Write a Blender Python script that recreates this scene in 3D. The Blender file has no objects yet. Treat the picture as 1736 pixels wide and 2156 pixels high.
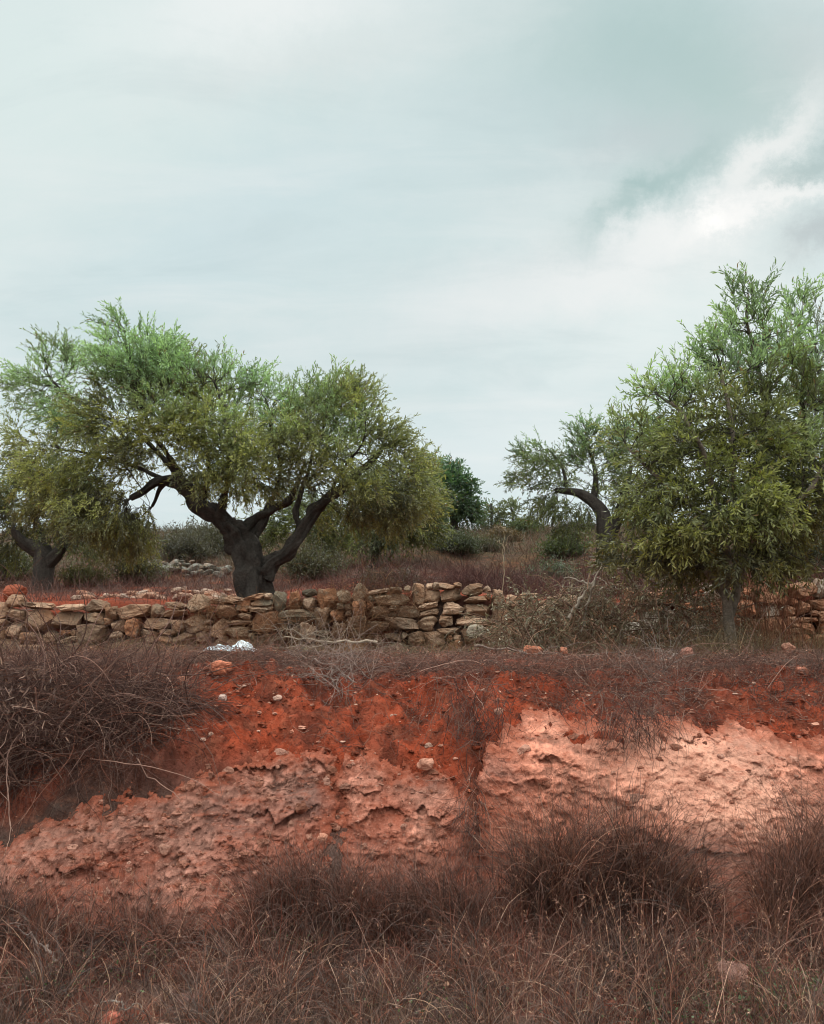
import bpy, bmesh, math, random
import numpy as np
from mathutils import Vector

random.seed(7)
RNG = np.random.default_rng(7)
COL = bpy.context.scene.collection
F_D = 1867.0                    # focal length in units of a 1736 wide frame
CX, CY = 868.0, 1078.0
PITCH = math.radians(8.14)
EYE = np.array([0.0, 0.0, 1.6])

# ------------------------------------------------------------------ geometry of the view (used to measure where things stand)
def ray(px, py):
    x = (px - CX) / F_D
    v = (CY - py) / F_D
    c, s = math.cos(PITCH), math.sin(PITCH)
    return np.array([x, c - v * s, s + v * c])

def at(px, py, Y):
    r = ray(px, py)
    return EYE + r * (Y / r[1])

def project(p):
    c, s = math.cos(PITCH), math.sin(PITCH)
    d = np.asarray(p) - EYE
    fw = d[..., 1] * c + d[..., 2] * s
    up = -d[..., 1] * s + d[..., 2] * c
    return CX + F_D * d[..., 0] / fw, CY - F_D * up / fw

# ------------------------------------------------------------------ noise
_perm = np.random.default_rng(3).permutation(256)
_perm = np.concatenate([_perm, _perm, _perm])
_grad = np.random.default_rng(4).normal(size=(256, 3))
_grad /= np.linalg.norm(_grad, axis=1)[:, None]

def perlin(x, y, z):
    x, y, z = np.broadcast_arrays(np.asarray(x, float), np.asarray(y, float), np.asarray(z, float))
    xi, yi, zi = np.floor(x).astype(int), np.floor(y).astype(int), np.floor(z).astype(int)
    xf, yf, zf = x - xi, y - yi, z - zi
    u, v, w = [t * t * t * (t * (t * 6 - 15) + 10) for t in (xf, yf, zf)]
    xi &= 255; yi &= 255; zi &= 255
    out = 0
    for dx in (0, 1):
        for dy in (0, 1):
            for dz in (0, 1):
                h = _perm[_perm[_perm[(xi + dx) & 255] + ((yi + dy) & 255)] + ((zi + dz) & 255)]
                g = _grad[h]
                d = g[..., 0] * (xf - dx) + g[..., 1] * (yf - dy) + g[..., 2] * (zf - dz)
                out = out + d * (u if dx else 1 - u) * (v if dy else 1 - v) * (w if dz else 1 - w)
    return out * 1.6

def fbm(x, y, z, oct=4, gain=0.5):
    s, a, f = 0, 1.0, 1.0
    for i in range(oct):
        s = s + a * perlin(x * f + 7.1 * i, y * f + 3.3 * i, z * f + 1.7 * i)
        a *= gain; f *= 2.03
    return s

def worley(x, y, z):
    x, y, z = np.broadcast_arrays(np.asarray(x, float), np.asarray(y, float), np.asarray(z, float))
    xi, yi, zi = np.floor(x).astype(int), np.floor(y).astype(int), np.floor(z).astype(int)
    best = np.full(x.shape, 9.0); cid = np.zeros(x.shape)
    for dx in (-1, 0, 1):
        for dy in (-1, 0, 1):
            for dz in (-1, 0, 1):
                a, b, c = (xi + dx), (yi + dy), (zi + dz)
                h = _perm[_perm[_perm[a & 255] + (b & 255)] + (c & 255)]
                j = _grad[h] * 0.45 + 0.5
                d = np.sqrt((a + j[..., 0] - x) ** 2 + (b + j[..., 1] - y) ** 2 + (c + j[..., 2] - z) ** 2)
                m = d < best
                best = np.where(m, d, best); cid = np.where(m, h / 255.0, cid)
    return best, cid

def facets(x, y, f, amp, seed):
    """chipped planes: every cell of a jittered grid is a plane with its own tilt"""
    px_, py_ = x * f, y * f; xi, yi = np.floor(px_).astype(int), np.floor(py_).astype(int)
    best = np.full(np.shape(x), 9.0); out = np.zeros(np.shape(x)); cid = np.zeros(np.shape(x))
    for dx in (-1, 0, 1):
        for dy in (-1, 0, 1):
            a, b = xi + dx, yi + dy
            h = _perm[_perm[(a + seed) & 255] + (b & 255)]; j = _grad[h] * .5 + .5; k = _grad[(h + 97) & 255]
            ux, uy = px_ - a - j[..., 0], py_ - b - j[..., 1]; d = np.sqrt(ux * ux + uy * uy); m = d < best
            best = np.where(m, d, best); out = np.where(m, amp * (k[..., 2] * .6 + ux * k[..., 0] * 1.3 + uy * k[..., 1] * 1.3), out); cid = np.where(m, (h * 37 % 256) / 255.0, cid)
    return out, cid

def sstep(a, b, x):
    t = np.clip((x - a) / (b - a), 0, 1)
    return t * t * (3 - 2 * t)

def mix(a, b, t):
    a, b = np.asarray(a, float), np.asarray(b, float)
    t = np.asarray(t)[..., None]
    return a * (1 - t) + b * t

# ------------------------------------------------------------------ mesh building
def mk(name, V, F, mat=None, col=None, parent=None, smooth=True, loc=None):
    """V (n,3) F list of int arrays (m,3)/(m,4); col (n,3) linear colour per vertex"""
    if not isinstance(F, (list, tuple)): F = [F]
    F = [f for f in F if len(f)]
    V = np.asarray(V, np.float32)
    if loc is not None: V = V - np.asarray(loc, np.float32)
    me = bpy.data.meshes.new(name)
    me.vertices.add(len(V)); me.vertices.foreach_set('co', V.ravel())
    nl = sum(f.size for f in F); npol = sum(len(f) for f in F)
    me.loops.add(nl); me.polygons.add(npol)
    me.loops.foreach_set('vertex_index', np.concatenate([f.ravel() for f in F]).astype(np.int32))
    tot = np.concatenate([np.full(len(f), f.shape[1]) for f in F])
    start = np.concatenate([[0], np.cumsum(tot)[:-1]])
    me.polygons.foreach_set('loop_start', start.astype(np.int32))
    me.polygons.foreach_set('use_smooth', np.full(npol, smooth))
    me.update(calc_edges=True)
    if col is not None:
        c = np.ones((len(V), 4), np.float32); c[:, :3] = np.clip(col, 0, 1)
        a = me.attributes.new('tint', 'FLOAT_COLOR', 'POINT')
        a.data.foreach_set('color', c.ravel())
    if mat: me.materials.append(mat)
    o = bpy.data.objects.new(name, me)
    COL.objects.link(o)
    if parent is not None: o.parent = parent
    if loc is not None: o.location = loc
    return o

def tag(o, label=None, cat=None, group=None, kind=None):
    if label: o['label'] = label
    if cat: o['category'] = cat
    if group: o['group'] = group
    if kind: o['kind'] = kind
    return o

def thing(name, label, cat, loc, group=None):
    o = bpy.data.objects.new(name, None); COL.objects.link(o)
    o.location = loc; o.empty_display_size = 0.1
    return tag(o, label, cat, group)

def child(name, V, F, mat, parent, col=None, smooth=True):
    o = mk(name, np.asarray(V) - np.asarray(parent.location), F, mat, col, parent, smooth)
    return o

def norm(a):
    return a / np.maximum(np.linalg.norm(a, axis=-1, keepdims=True), 1e-9)

def strands(base, d, length, K=6, curl=0.2, grav=0.0, rng=RNG):
    N = len(base); P = np.zeros((N, K, 3)); p = np.array(base, float); d = norm(np.array(d, float))
    P[:, 0] = p
    step = np.asarray(length, float).reshape(-1, 1) / (K - 1)
    drift = rng.normal(size=(N, 3)) * curl * 0.5
    for k in range(1, K):
        d = d + rng.normal(size=(N, 3)) * curl + drift
        d[:, 2] -= grav * k / K if np.ndim(grav) == 0 else (grav * k / K)
        d = norm(d); p = p + d * step; P[:, k] = p
    return P

def tubes(P, R, sides=3):
    """P (N,K,3) R (N,K) -> V,F"""
    N, K, _ = P.shape
    T = np.gradient(P, axis=1) if K > 2 else np.repeat((P[:, 1:] - P[:, :1]), 2, axis=1)
    T = norm(T)
    ref = norm(np.cross(T[:, 0], norm(RNG.normal(size=(N, 3)))))[:, None, :]
    S = norm(ref - T * np.sum(ref * T, axis=2, keepdims=True)); U = np.cross(T, S)
    ang = np.arange(sides) * 2 * math.pi / sides
    V = P[:, :, None, :] + R[:, :, None, None] * (S[:, :, None, :] * np.cos(ang)[:, None] + U[:, :, None, :] * np.sin(ang)[:, None])
    idx = np.arange(N * K * sides).reshape(N, K, sides)
    a = idx[:, :-1, :]; b = np.roll(a, -1, axis=2); c = np.roll(idx[:, 1:, :], -1, axis=2); d = idx[:, 1:, :]
    F = np.stack([a, b, c, d], axis=-1).reshape(-1, 4)
    return V.reshape(-1, 3), F

def ribbons(P, W):
    N, K, _ = P.shape
    T = norm(np.gradient(P, axis=1))
    S = norm(np.cross(T[:, 0], norm(RNG.normal(size=(N, 3)) * [1, .6, .6])))[:, None, :]
    V = np.stack([P - S * W[:, :, None] * .5, P + S * W[:, :, None] * .5], axis=2)
    idx = np.arange(N * K * 2).reshape(N, K, 2)
    F = np.stack([idx[:, :-1, 0], idx[:, :-1, 1], idx[:, 1:, 1], idx[:, 1:, 0]], axis=-1).reshape(-1, 4)
    return V.reshape(-1, 3), F

def leaves(pos, d, L, W, rng=RNG, bend=0.15):
    """lanceolate leaves: 6 vertices, two quads folded along the middle line"""
    N = len(pos); d = norm(d)
    s = norm(np.cross(d, norm(rng.normal(size=(N, 3)) + [0, 0, .4]))); n = np.cross(s, d)
    L = np.asarray(L).reshape(-1, 1); W = np.asarray(W).reshape(-1, 1)
    b = pos; t = pos + d * L + n * L * rng.normal(size=(N, 1)) * bend
    m1 = pos + d * L * .35; m2 = pos + d * L * .7 + n * L * .04
    V = np.stack([b, m1 + s * W * .5, m2 + s * W * .42, t, m2 - s * W * .42, m1 - s * W * .5], axis=1).reshape(-1, 3)
    i = np.arange(N)[:, None] * 6
    F = np.concatenate([i + [0, 1, 2, 5], i + [5, 2, 3, 4]]) if False else np.concatenate([i + [0, 1, 2, 5], i + [5, 2, 4, 4]])[:0]
    F1 = i + [0, 1, 5]; F2 = i + [1, 2, 4, 5]; F3 = i + [2, 3, 4]
    return V, [np.concatenate([F1, F3]), F2]

class Acc:
    def __init__(s): s.V = []; s.F3 = []; s.F4 = []; s.C = []; s.n = 0
    def add(s, V, F, col):
        V = np.asarray(V)
        for f in (F if isinstance(F, list) else [F]):
            (s.F3 if f.shape[1] == 3 else s.F4).append(f + s.n)
        c = np.broadcast_to(np.asarray(col, float), (len(V), 3)); s.V.append(V); s.C.append(c); s.n += len(V)
    def build(s, name, mat, parent=None, smooth=True):
        if not s.V: return None
        V = np.concatenate(s.V); C = np.concatenate(s.C)
        F = [np.concatenate(f) for f in (s.F3, s.F4) if f]
        if parent is not None: return child(name, V, F, mat, parent, C, smooth)
        return mk(name, V, F, mat, C, None, smooth)

def rep(c, k): return np.repeat(np.asarray(c), k, axis=0)

# ------------------------------------------------------------------ materials
def new_mat(name):
    m = bpy.data.materials.new(name); m.use_nodes = True
    nt = m.node_tree; nt.nodes.clear()
    out = nt.nodes.new('ShaderNodeOutputMaterial')
    return m, nt, out

def N(nt, t, **kw):
    n = nt.nodes.new(t)
    for k, v in kw.items(): setattr(n, k, v)
    return n

def noise_node(nt, vec, scale, detail=5, rough=.6, dist=0.0):
    n = N(nt, 'ShaderNodeTexNoise'); n.inputs['Scale'].default_value = scale
    n.inputs['Detail'].default_value = detail; n.inputs['Roughness'].default_value = rough
    n.inputs['Distortion'].default_value = dist
    nt.links.new(vec, n.inputs['Vector']); return n.outputs['Fac']

def ramp(nt, fac, stops):
    r = N(nt, 'ShaderNodeValToRGB'); cr = r.color_ramp
    while len(cr.elements) < len(stops): cr.elements.new(0.5)
    for e, (p, c) in zip(cr.elements, stops):
        e.position = p; e.color = (*c, 1) if len(c) == 3 else c
    nt.links.new(fac, r.inputs['Fac']); return r.outputs['Color']

def mixc(nt, fac, a, b, mode='MIX'):
    m = N(nt, 'ShaderNodeMix', data_type='RGBA', blend_type=mode)
    for sock, v in ((m.inputs[0], fac), (m.inputs[6], a), (m.inputs[7], b)):
        if isinstance(v, (int, float)): sock.default_value = v
        elif isinstance(v, tuple): sock.default_value = (*v, 1)
        else: nt.links.new(v, sock)
    return m.outputs[2]

def math_n(nt, op, a, b=None, c=None):
    m = N(nt, 'ShaderNodeMath', operation=op)
    for i, v in enumerate((a, b, c)):
        if v is None: continue
        if isinstance(v, (int, float)): m.inputs[i].default_value = v
        else: nt.links.new(v, m.inputs[i])
    return m.outputs[0]

def leaf_mat(name, trans=0.35, rough=.5, vary=.35, tboost=(1.3, 1.5, .6)):
    m, nt, out = new_mat(name)
    a = N(nt, 'ShaderNodeAttribute', attribute_name='tint')
    b = N(nt, 'ShaderNodeBsdfPrincipled'); b.inputs['Roughness'].default_value = rough
    b.inputs['Specular IOR Level'].default_value = .3
    g = N(nt, 'ShaderNodeNewGeometry')
    k = noise_node(nt, g.outputs['Position'], 23, 2)
    f = math_n(nt, 'MULTIPLY_ADD', k, vary * 2, 1 - vary)
    col = mixc(nt, 1.0, a.outputs['Color'], (1, 1, 1), 'MULTIPLY')
    sc = N(nt, 'ShaderNodeVectorMath', operation='SCALE'); nt.links.new(col, sc.inputs[0]); nt.links.new(f, sc.inputs['Scale'])
    # underside of the leaf is paler
    under = N(nt, 'ShaderNodeVectorMath', operation='MULTIPLY_ADD')
    nt.links.new(sc.outputs[0], under.inputs[0]); under.inputs[1].default_value = (1.15, 1.15, 1.2); under.inputs[2].default_value = (.03, .032, .028)
    cc = mixc(nt, g.outputs['Backfacing'], sc.outputs[0], under.outputs[0])
    nt.links.new(cc, b.inputs['Base Color'])
    t = N(nt, 'ShaderNodeBsdfTranslucent')
    tc = mixc(nt, 1.0, sc.outputs[0], tboost, 'MULTIPLY'); nt.links.new(tc, t.inputs['Color'])
    ms = N(nt, 'ShaderNodeMixShader'); ms.inputs[0].default_value = trans
    nt.links.new(b.outputs[0], ms.inputs[1]); nt.links.new(t.outputs[0], ms.inputs[2])
    nt.links.new(ms.outputs[0], out.inputs['Surface']); return m

def dull_mat(name, nscale=30, vary=.4, rough=.9, bump=0.0, bscale=60, bdist=.01, spec=.2, extra=None):
    m, nt, out = new_mat(name)
    a = N(nt, 'ShaderNodeAttribute', attribute_name='tint')
    b = N(nt, 'ShaderNodeBsdfPrincipled'); b.inputs['Roughness'].default_value = rough
    b.inputs['Specular IOR Level'].default_value = spec
    g = N(nt, 'ShaderNodeNewGeometry')
    k = noise_node(nt, g.outputs['Position'], nscale, 6, .7)
    f = math_n(nt, 'MULTIPLY_ADD', k, vary * 4, 1 - vary * 2)
    f = math_n(nt, 'MAXIMUM', f, .15)
    sc = N(nt, 'ShaderNodeVectorMath', operation='SCALE'); nt.links.new(a.outputs['Color'], sc.inputs[0]); nt.links.new(f, sc.inputs['Scale'])
    c = sc.outputs[0]
    if extra: c = extra(nt, g, c)
    nt.links.new(c, b.inputs['Base Color'])
    if bump:
        h = noise_node(nt, g.outputs['Position'], bscale, 8, .7)
        bp = N(nt, 'ShaderNodeBump'); bp.inputs['Strength'].default_value = bump; bp.inputs['Distance'].default_value = bdist
        nt.links.new(h, bp.inputs['Height']); nt.links.new(bp.outputs[0], b.inputs['Normal'])
    nt.links.new(b.outputs[0], out.inputs['Surface']); return m

def stone_extra(nt, g, c):
    p = g.outputs['Position']
    oi = N(nt, 'ShaderNodeObjectInfo')
    # rusty earth stain
    s = noise_node(nt, p, 4.5, 5, .65)
    c = mixc(nt, ramp(nt, s, [(.5, (0, 0, 0)), (.68, (.75, .75, .75))]), c, (.30, .115, .05))
    # grey-green weathering and white lichen specks
    s = noise_node(nt, p, 9, 6, .7)
    c = mixc(nt, ramp(nt, s, [(.5, (0, 0, 0)), (.7, (.7, .7, .7))]), c, (.13, .125, .095))
    s = noise_node(nt, p, 42, 4, .7)
    c = mixc(nt, ramp(nt, s, [(.64, (0, 0, 0)), (.72, (.6, .6, .6))]), c, (.5, .47, .41))
    s = noise_node(nt, p, 30, 6, .8)
    c = mixc(nt, ramp(nt, s, [(.30, (.8, .8, .8)), (.42, (0, 0, 0))]), c, (.045, .035, .025))
    return c

def soil_extra(nt, g, c):
    p = g.outputs['Position']
    s = noise_node(nt, p, 7, 8, .75)
    c = mixc(nt, ramp(nt, s, [(.5, (0, 0, 0)), (.7, (.5, .5, .5))]), c, (.46, .15, .085))
    s = noise_node(nt, p, 70, 6, .75)
    c = mixc(nt, ramp(nt, s, [(.60, (0, 0, 0)), (.70, (.45, .45, .45))]), c, (.50, .23, .14))
    s = noise_node(nt, p, 30, 8, .85)
    c = mixc(nt, ramp(nt, s, [(.36, (.9, .9, .9)), (.50, (0, 0, 0))]), c, (.05, .014, .008))
    return c

def rock_extra(nt, g, c):
    p = g.outputs['Position']
    mp = N(nt, 'ShaderNodeMapping'); nt.links.new(p, mp.inputs['Vector']); mp.inputs['Scale'].default_value = (1, 1, 2.4)
    s = noise_node(nt, mp.outputs[0], 9, 9, .72, .6)
    c = mixc(nt, ramp(nt, s, [(.50, (0, 0, 0)), (.66, (.62, .62, .62))]), c, (.38, .085, .04))
    s = noise_node(nt, mp.outputs[0], 5, 9, .75, .3)
    c = mixc(nt, ramp(nt, s, [(.56, (0, 0, 0)), (.72, (.55, .55, .55))]), c, (.20, .085, .06))
    s = noise_node(nt, p, 55, 7, .8)
    c = mixc(nt, ramp(nt, s, [(.32, (.8, .8, .8)), (.44, (0, 0, 0))]), c, (.085, .032, .02))
    s = noise_node(nt, p, 48, 7, .8)
    c = mixc(nt, ramp(nt, s, [(.56, (0, 0, 0)), (.68, (.5, .5, .5))]), c, (.74, .37, .26))
    v = N(nt, 'ShaderNodeTexVoronoi', feature='DISTANCE_TO_EDGE'); v.inputs['Scale'].default_value = 5.5
    wn = N(nt, 'ShaderNodeTexNoise'); wn.inputs['Scale'].default_value = 6; wn.inputs['Detail'].default_value = 6; nt.links.new(p, wn.inputs['Vector'])
    va = N(nt, 'ShaderNodeVectorMath', operation='MULTIPLY_ADD'); nt.links.new(wn.outputs['Color'], va.inputs[0]); va.inputs[1].default_value = (.5, .5, .5); nt.links.new(mp.outputs[0], va.inputs[2])
    nt.links.new(va.outputs[0], v.inputs['Vector'])
    cr = math_n(nt, 'MULTIPLY', ramp(nt, v.outputs['Distance'], [(.0, (.9, .9, .9)), (.035, (0, 0, 0))]), ramp(nt, noise_node(nt, p, 3.5, 3), [(.45, (0, 0, 0)), (.6, (1, 1, 1))]))
    c = mixc(nt, cr, c, (.07, .022, .014))
    return c

M = {}
M['leaf'] = leaf_mat('olive_leaf', .38, .42, .35, (1.2, 1.35, .75))
M['dryleaf'] = leaf_mat('dry_leaf', .15, .7, .35, (1, .9, .7))
M['bark'] = dull_mat('olive_bark', 30, .48, .95, 1.0, 38, .06)
M['stone'] = dull_mat('wall_stone', 14, .22, .95, .9, 38, .022, .15, stone_extra)
M['soil'] = dull_mat('red_soil', 16, .22, 1.0, 1.0, 60, .035, .05, soil_extra)
M['ground'] = dull_mat('litter_ground', 22, .3, 1.0, 1.0, 55, .03, .05)
M['rock'] = dull_mat('bank_rock', 12, .16, .95, 1.0, 42, .03, .15, rock_extra)
M['twig'] = dull_mat('dead_twig', 40, .25, .85, 0, spec=.2)
M['grass'] = leaf_mat('dead_grass', .22, .7, .3, (1.05, .95, .8))
M['pebble'] = dull_mat('pebble', 50, .38, .95, .5, 90, .006)

# ------------------------------------------------------------------ terrain
PY = np.array([-400, 2.0, 3.2, 4.45, 4.85, 5.10, 5.36, 5.58, 5.85, 6.15, 6.42, 6.9, 10.80])
PZ = np.array([-2.0, -0.02, 0.0, 0.05, 0.15, 0.33, 0.64, 0.94, 1.10, 1.27, 1.385, 1.43, 1.39])
WX = np.array([-12, -5, -2.9, -2.4, -1.8, -1.2, 0, .8, 1.2, 2.6, 3.8, 5.0, 12])
WZ = np.array([2.06, 2.06, 2.05, 2.07, 2.16, 2.24, 2.28, 2.26, 2.16, 2.14, 2.34, 2.38, 2.40])

def walltop(x): return np.interp(x, WX, WZ)

def H0(x, y):
    sh = 0.10 * np.sin(x * .9 + .6) + 0.06 * np.sin(x * 2.3 + 2)          # bank line wanders
    w = sstep(3.5, 5, y) * (1 - sstep(7, 9.5, y))
    yy = y - sh * w
    z1 = np.interp(yy, PY, PZ)
    wt = walltop(x) - .13
    z2 = np.interp(y, [10.9, 15.0, 15.6, 19, 21, 33, 45, 120, 400], [0, .30, .48, .95, 1.55, 3.75, 4.1, 3.0, -2.0])
    left = 1 - sstep(-4, 0.5, x)
    z2 = wt + z2 - .25 * left * sstep(16, 24, y)
    st = sstep(10.80, 10.93, y)
    return z1 * (1 - st) + z2 * st

def H_full(x, y):
    z = H0(x, y)
    z = z + .10 * perlin(x * .35, y * .35, 2.2) * sstep(7, 14, y) * sstep(0, 1, np.abs(y - 10.9)) + .5 * fbm(x * .06, y * .06, 5, 2) * sstep(18, 40, y)
    z = z + .035 * fbm(x * 1.3, y * 1.3, 9.1, 3)
    near = 1 - sstep(13, 20, y)
    z = z + .012 * fbm(x * 6, y * 6, 4.4, 3) * near
    bank = sstep(4.8, 5.3, y) * (1 - sstep(6.35, 6.7, y))
    w1, _ = worley(x * 5.5, y * 5.5, z * 5.5)
    w2, _ = worley(x * 15, y * 13, z * 15)
    z = z + bank * (.07 * (0.5 - w1) + .035 * (.45 - w2) + .05 * fbm(x * 9, y * 7, z * 9, 5, .65))
    # hollows eaten into the soil slope
    for (cx, cy, r, a) in ((.10, 6.12, .16, .16), (-.55, 6.10, .12, .10), (-1.2, 6.0, .22, .10), (1.0, 6.2, .2, .1)):
        z = z - a * np.exp(-((x - cx) ** 2 + (y - cy) ** 2) / (r * r)) * bank
    return z

def axis(parts):
    out = []
    for a, b, s in parts:
        out.append(np.arange(a, b, s))
    return np.concatenate(out + [[parts[-1][1]]])

GX = axis([(-400, -60, 20), (-60, -14, 2), (-14, -6.5, .25), (-6.5, -3.6, .06), (-3.6, 3.6, .02), (3.6, 6.5, .06), (6.5, 14, .25), (14, 60, 2), (60, 400, 20)])
BANDS = {
    'verge': axis([(-400, -20, 20), (-20, 2, 1), (2, 4.7, .035)]),
    'bank': axis([(4.7, 6.7, .0135)]),
    'terrace': axis([(6.7, 10.7, .05), (10.7, 11.0, .015)]),
    'hill': axis([(11.0, 16, .06), (16, 24, .15), (24, 45, .4), (45, 120, 3), (120, 400, 14)]),
}
GY = np.unique(np.concatenate(list(BANDS.values())))
XX, YY = np.meshgrid(GX, GY)
ZZ = H_full(XX, YY)

def hz(x, y):
    x = np.clip(np.asarray(x, float), -399, 399); y = np.clip(np.asarray(y, float), -399, 399)
    i = np.clip(np.searchsorted(GX, x) - 1, 0, len(GX) - 2); j = np.clip(np.searchsorted(GY, y) - 1, 0, len(GY) - 2)
    u = (x - GX[i]) / (GX[i + 1] - GX[i]); v = (y - GY[j]) / (GY[j + 1] - GY[j])
    return (ZZ[j, i] * (1 - u) * (1 - v) + ZZ[j, i + 1] * u * (1 - v) + ZZ[j + 1, i] * (1 - u) * v + ZZ[j + 1, i + 1] * u * v)

def ground(px, py, y0=2.5, y1=60):
    """where the line of sight through a point of the photo meets the ground"""
    r = ray(px, py); ys = np.concatenate([np.arange(y0, 12, .01), np.arange(12, y1, .05)]) if y0 < 12 else np.arange(y0, y1, .05)
    P = EYE + r[None] * (ys / r[1])[:, None]
    under = P[:, 2] <= hz(P[:, 0], P[:, 1])
    k = np.argmax(under) if under.any() else len(ys) - 1
    return P[k]

RED = np.array([.40, .070, .031]); DARK = np.array([.085, .04, .03]); LITTER = np.array([.13, .085, .068])

def ground_col(x, y, z):
    n1 = fbm(x * 1.1, y * 1.1, 3, 4); n2 = fbm(x * 4, y * 4, 8, 4)
    c = mix(DARK, LITTER, np.clip(.5 + n2, 0, 1))
    bank = sstep(5.2, 5.6, y) * (1 - sstep(6.3, 6.6, y + .12 * n1))
    red = np.clip(bank * (.85 + .7 * n2), 0, 1)
    midr = np.exp(-((x + .1) / 1.3) ** 4) + .55 * sstep(1.6, 2.4, x)
    red = red * np.clip(.45 + midr, 0, 1)
    # soil behind the wall
    t2 = sstep(10.85, 10.95, y) * (1 - sstep(15.5, 16.5, y + n1))
    red = np.maximum(red, t2 * np.clip(.8 + n1, 0, 1) * .8)
    verge = 1 - sstep(4.5, 5.2, y)
    red = np.maximum(red, verge * np.clip(.05 + .7 * n1, 0, .4))
    red = np.maximum(red, np.clip(n1 * 1.2 - .1, 0, .5))
    c = mix(c, RED[None, None], red) if x.ndim == 2 else mix(c, RED, red)
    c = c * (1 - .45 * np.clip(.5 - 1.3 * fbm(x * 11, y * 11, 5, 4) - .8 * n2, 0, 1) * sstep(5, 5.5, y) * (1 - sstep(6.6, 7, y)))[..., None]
    hill = sstep(16, 22, y)
    c = mix(c, np.clip(mix((.075, .045, .03), (.06, .055, .028), np.clip(.5 + n1, 0, 1)), 0, 1), hill)
    return c

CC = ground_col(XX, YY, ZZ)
def band(name, key, mat):
    ys = BANDS[key]; j0 = np.searchsorted(GY, ys[0] - 1e-6); j1 = np.searchsorted(GY, ys[-1] + 1e-6)
    X = XX[j0:j1]; Y = YY[j0:j1]; Z = ZZ[j0:j1]; n, m = X.shape
    V = np.stack([X, Y, Z], -1).reshape(-1, 3)
    i = np.arange(n * m).reshape(n, m)
    F = np.stack([i[:-1, :-1], i[:-1, 1:], i[1:, 1:], i[1:, :-1]], -1).reshape(-1, 4)
    o = mk(name, V, F, mat, CC[j0:j1].reshape(-1, 3)); o['kind'] = 'structure'; return o
band('roadside_ground', 'verge', M['ground'])
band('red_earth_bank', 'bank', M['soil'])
band('terrace_ground', 'terrace', M['ground'])
band('hillside', 'hill', M['soil'])

# ------------------------------------------------------------------ rock faces in the bank
def bank_y(x, z):
    sh = 0.10 * np.sin(x * .9 + .6) + 0.06 * np.sin(x * 2.3 + 2)
    return np.interp(z, PZ[2:12], PY[2:12]) + sh

def xz_of(px, py):
    p = at(px, py, 5.4); return p[0], p[2]

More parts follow.
